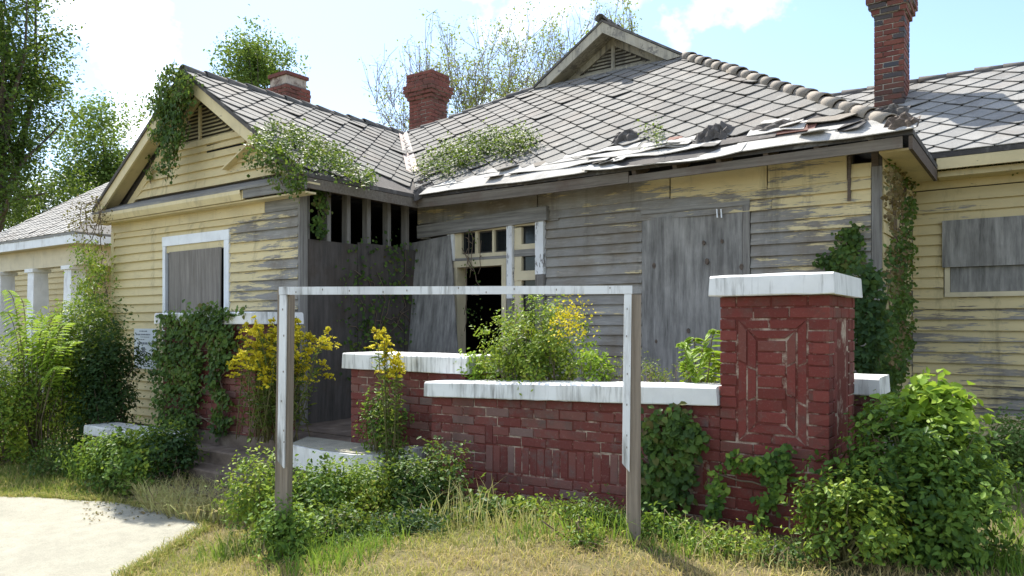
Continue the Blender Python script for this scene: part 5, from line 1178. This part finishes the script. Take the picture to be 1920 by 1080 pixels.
# mass under the landing, in front of the steps
def spot(px, t): p = PT(px, 608, t); return p[0], p[1]
for px, t, zc, r, n, m_, lab, mt, sz in (
    (482, 5.4, .0, (.20, .22, .34), 95, 15, 'yellow green weeds left of the left frame post', 'lf_bright', .055),
    (590, 5.6, .0, (.32, .25, .28), 110, 15, 'leafy weeds below the white landing edge', 'lf_bush', .06),
    (690, 5.7, .0, (.34, .25, .25), 110, 15, 'tangled weeds at the right end of the landing', 'lf_bright', .055),
    (790, 5.6, .03, (.38, .25, .34), 130, 15, 'dark weeds heaped against the left end of the low wall', 'lf_vine', .065),
    (530, 4.62, -.02, (.24, .20, .20), 80, 14, 'creeper round the foot of the left frame post', 'lf_bush', .06),
    (640, 5.0, -.12, (.42, .25, .17), 110, 14, 'low shaded weeds between post and low wall', 'lf_vine', .06),
    (770, 5.0, -.15, (.38, .22, .13), 70, 14, 'low shaded weeds beyond the dry lawn', 'lf_dark', .06),
    (905, 5.1, -.06, (.26, .15, .18), 55, 13, 'coarse green weeds at the middle of the low wall', 'lf_vine', .07),
    (1010, 4.9, -.05, (.32, .14, .09), 45, 13, 'low weeds along the wall foot', 'lf_bright', .05),
    (1115, 4.75, .02, (.24, .12, .16), 60, 13, 'fine weeds against the wall left of the right frame post', 'lf_vine', .045),
    (1090, 4.35, -.01, (.12, .10, .12), 30, 11, 'bright sprig on the lawn before the low wall', 'lf_bright', .045),
    (1250, 4.5, -.02, (.26, .12, .12), 50, 13, 'weeds right of the right frame post', 'lf_bush', .06),
    (1370, 4.15, -.04, (.24, .12, .12), 45, 13, 'tangled weeds before the pillar', 'lf_bright', .05),
    (1470, 3.95, -.03, (.20, .10, .07), 24, 12, 'low weeds under the bush edge', 'lf_vine', .045)):
    X, Y = spot(px, t); shrub('weed_clump', lab, 'weeds', gb_(X, Y), (X, Y, zc + 0.0), r, n, m_, sz, M[mt], .05, 16, 'twig', .004, power=.5, low=-.6)
# left side
for px, t, zc, r, n, m_, lab, mt, sz, asp in (
    (235, 7.6, -.12, (.62, .35, .30), 190, 16, 'creeper heap over the low cheek wall left of the steps', 'lf_bush', .075, .6),
    (300, 7.5, -.02, (.35, .3, .25), 90, 16, 'pale leaved creeper beside the steps', 'lf_bright', .07, .6),
    (322, 7.4, .02, (.18, .2, .24), 55, 16, 'dark shrub at the foot of the vine covered pier', 'lf_dark', .08, .6),
    (200, 9.2, .50, (.38, .40, .78), 230, 18, 'dark glossy shrub against the wing wall', 'lf_dark', .085, .5),
    (125, 9.3, .60, (.50, .45, .95), 240, 18, 'tall bright green shrub left of the dark shrub', 'lf_bright', .09, .4),
    (165, 9.6, .9, (.42, .4, .9), 160, 18, 'upright green shrub behind the bright one', 'lf_bush', .085, .4),
    (5, 9.0, .22, (.50, .5, .85), 240, 18, 'yellowing bush at the far left edge', 'lf_bright', .085, .5),
    (60, 9.9, -.05, (.5, .4, .45), 100, 16, 'low brown tinged bush below the porch columns', 'lf_ivy', .08, .5),
    (110, 8.4, -.3, (.55, .3, .2), 90, 14, 'low weeds along the left lawn edge', 'lf_vine', .07, .5)):
    X, Y = spot(px, t); shrub('garden_shrub', lab, 'shrub', gb_(X, Y), (X, Y, zc), r, n, m_, sz, M[mt], .075, 22, 'twig', .007, power=.45, aspect=asp, low=-.95)
# arching lime sprays in front of the columns
t = None
X, Y = spot(60, 9.2); tips = [PT(15, 545, 8.6), PT(40, 560, 8.5), PT(105, 590, 8.6), PT(130, 605, 8.6), PT(95, 635, 8.5), PT(10, 585, 8.5), PT(145, 640, 8.6), PT(60, 600, 8.4), PT(80, 620, 8.4), PT(115, 650, 8.4), PT(30, 620, 8.4), PT(120, 690, 8.3)]
sumac('arching_shrub', 'arching yellow green sprays in front of the white porch columns', gb_(X, Y), tips, 'lf_lime', .15)
X, Y = spot(85, 9.1); shrub('arching_shrub', 'leafy lime bush below the arching sprays', 'shrub', gb_(X, Y), (X, Y, .75), (.5, .35, .5), 90, 14, .075, M['lf_lime'], .08, 18, 'twig', .006, power=.6, low=-.5)

# --- dry grass, lawn ---------------------------------------------------------
def scatter(poly, n):
    p = sample(poly, n); return np.stack([p[:, 0], p[:, 1], gnd(p[:, 0], p[:, 1])], 1)
DG = [tuple(PZ(a, b, -.4)[:2]) for a, b in ((245, 922), (330, 885), (430, 915), (440, 985), (370, 985), (280, 965))]
dg = thing('dry_grass_clump', 'straw coloured dead grass heap at the foot of the steps', 'dry grass', tuple(scatter(DG, 1)[0]))
B_ = scatter(DG, 3600); blades('blade', B_, .19, .009, M['straw'], dg, 1.1)['kind'] = 'stuff'
mb = MB()
for k in range(60):
    p = scatter(DG, 1)[0]; q = p + rng.normal(0, .13, 3); q[2] = p[2] + rng.uniform(.05, .28); mb.tube([p, (p + q) / 2 + np.array((0, 0, .04)), q], .003, 3)
tag(mb.build('dead_stalk', M['twig'], dg, True), kind='stuff')
lawn = [(-4.9, 1.6), (0.9, 1.6), (1.3, 4.4), (-1.0, 4.6), (-4.1, 4.6), (-6.2, 4.1), (-5.6, 3.4)]
p = sample(lawn, 74000); dk = inpoly(p, drive_poly); p = p[~dk]
dens = .62 + .3 * np.sin(p[:, 0] * 5.1 + 2 * np.sin(p[:, 1] * 4.3)) * np.sin(p[:, 1] * 6.3 + 1.7 * np.sin(p[:, 0] * 3.7)) + .25 * np.sin(p[:, 0] * 13 + p[:, 1] * 9) * np.sin(p[:, 1] * 15 - p[:, 0] * 7); p = p[rng.uniform(0, 1, len(p)) < dens]
nzv = .5 + .28 * np.sin(p[:, 0] * 2.3 + 1.1 * np.sin(p[:, 1] * 3)) * np.sin(p[:, 1] * 2.9 + p[:, 0]) + rng.normal(0, .2, len(p))
nzv = nzv + .25 * sstep((p[:, 0] + 3.6) / 1.2) + .02
B_ = np.stack([p[:, 0], p[:, 1], gnd(p[:, 0], p[:, 1]) - .005], 1)
tag(blades('grass', B_, .05, .0055, M['grass'], None, 1.1, np.clip(nzv, 0, 1)), 'short sun dried lawn in front of the low wall', 'grass', kind='stuff')
lawn2 = [tuple(PZ(a, b, -.4)[:2]) for a, b in ((-200, 935), (0, 938), (200, 944), (250, 930), (230, 870), (100, 850), (-200, 840))]
p = sample(lawn2, 16000); p = p[~inpoly(p, drive_poly)]
B_ = np.stack([p[:, 0], p[:, 1], gnd(p[:, 0], p[:, 1]) - .005], 1)
tag(blades('grass', B_, .07, .009, M['grass'], None, .8, np.clip(rng.normal(.33, .2, len(p)), 0, 1)), 'patch of lawn between the drive and the left shrubs', 'grass', kind='stuff')
# right yard beyond the bush
p = sample([(-.9, 4.6), (2.2, 3.2), (3, 9), (-.6, 9.2)], 9000); B_ = np.stack([p[:, 0], p[:, 1], gnd(p[:, 0], p[:, 1]) - .005], 1)
tag(blades('grass', B_, .09, .01, M['greengrass'], None, .8), 'shaded green grass beside the right block', 'grass', kind='stuff')
for k, (px, t, n, h_, lab) in enumerate(((640, 4.3, 120, .14, 'long green grass tuft near the left frame post'), (590, 4.15, 110, .13, 'long grass tuft at the bottom edge left of centre'), (700, 4.6, 150, .12, 'small grass tuft at the shade edge'), (1000, 4.5, 130, .10, 'yellow grass tuft at the wall foot'), (1290, 4.2, 160, .10, 'sparse grass tuft near the right post'), (440, 5.2, 160, .15, 'grass tuft at the corner of the drive'), (1900, 3.9, 200, .10, 'grass tuft at the lower right corner'))):
    X, Y = spot(px, t); q = rng.normal(0, .11, (n, 2)) + np.array((X, Y)); tt = thing('grass_tuft', lab, 'grass', gb_(X, Y)); blades('blade', np.stack([q[:, 0], q[:, 1], gnd(q[:, 0], q[:, 1]) - .01], 1), h_, .007, M['greengrass'], tt, .7)['kind'] = 'stuff'
# dead leaf litter at the drive edge
q = np.array([np.array(PZ(a, b, -.4)) for a, b in zip(rng.uniform(150, 420, 260), rng.normal(962, 12, 260))]); q[:, 2] = gnd(q[:, 0], q[:, 1]) + .03
lt = leaves('leaf_litter', q, .035, M['lf_dead'], None, spread=.5); tag(lt, 'brown leaf litter along the drive edge', 'leaf litter', kind='stuff')

# ragged grass along the drive edge
ed = np.concatenate([np.array(g)[i] + (np.array(g)[i + 1] - np.array(g)[i]) * rng.uniform(0, 1, (90, 1)) for i in range(0, 44)]) + rng.normal(0, .035, (90 * 44, 2))
tag(blades('grass', np.stack([ed[:, 0], ed[:, 1], gnd(ed[:, 0], ed[:, 1])], 1), .06, .006, M['grass'], None, 1.1, np.clip(rng.normal(.45, .25, len(ed)), 0, 1)), 'ragged grass fringe along the drive edge', 'grass', kind='stuff')
# tall seeding grass among the weeds
for px, t, n, h_, mt, lab in ((860, 4.95, 90, .26, 'straw', 'pale dry stalks before the left part of the low wall'), (960, 4.7, 90, .16, 'straw', 'pale dry stalks at the middle of the low wall'), (1130, 4.5, 110, .17, 'greengrass', 'upright green grass left of the right frame post'), (1330, 4.2, 70, .16, 'straw', 'pale dry stalks in front of the pillar'), (560, 4.5, 110, .17, 'greengrass', 'green grass at the foot of the left frame post'), (470, 5.0, 80, .20, 'straw', 'pale dry stalks left of the left frame post'), (160, 8.0, 130, .32, 'greengrass', 'tall grass before the left shrubs'), (1420, 4.0, 90, .12, 'straw', 'short dry stalks beside the bush')):
    X, Y = spot(px, t); q = rng.normal(0, 1, (n, 2)) * np.array((.16, .09)) + np.array((X, Y)); tt = thing('grass_tuft', lab, 'grass', gb_(X, Y))
    blades('blade', np.stack([q[:, 0], q[:, 1], gnd(q[:, 0], q[:, 1]) - .01], 1), h_, .006, M[mt], tt, .6)['kind'] = 'stuff'
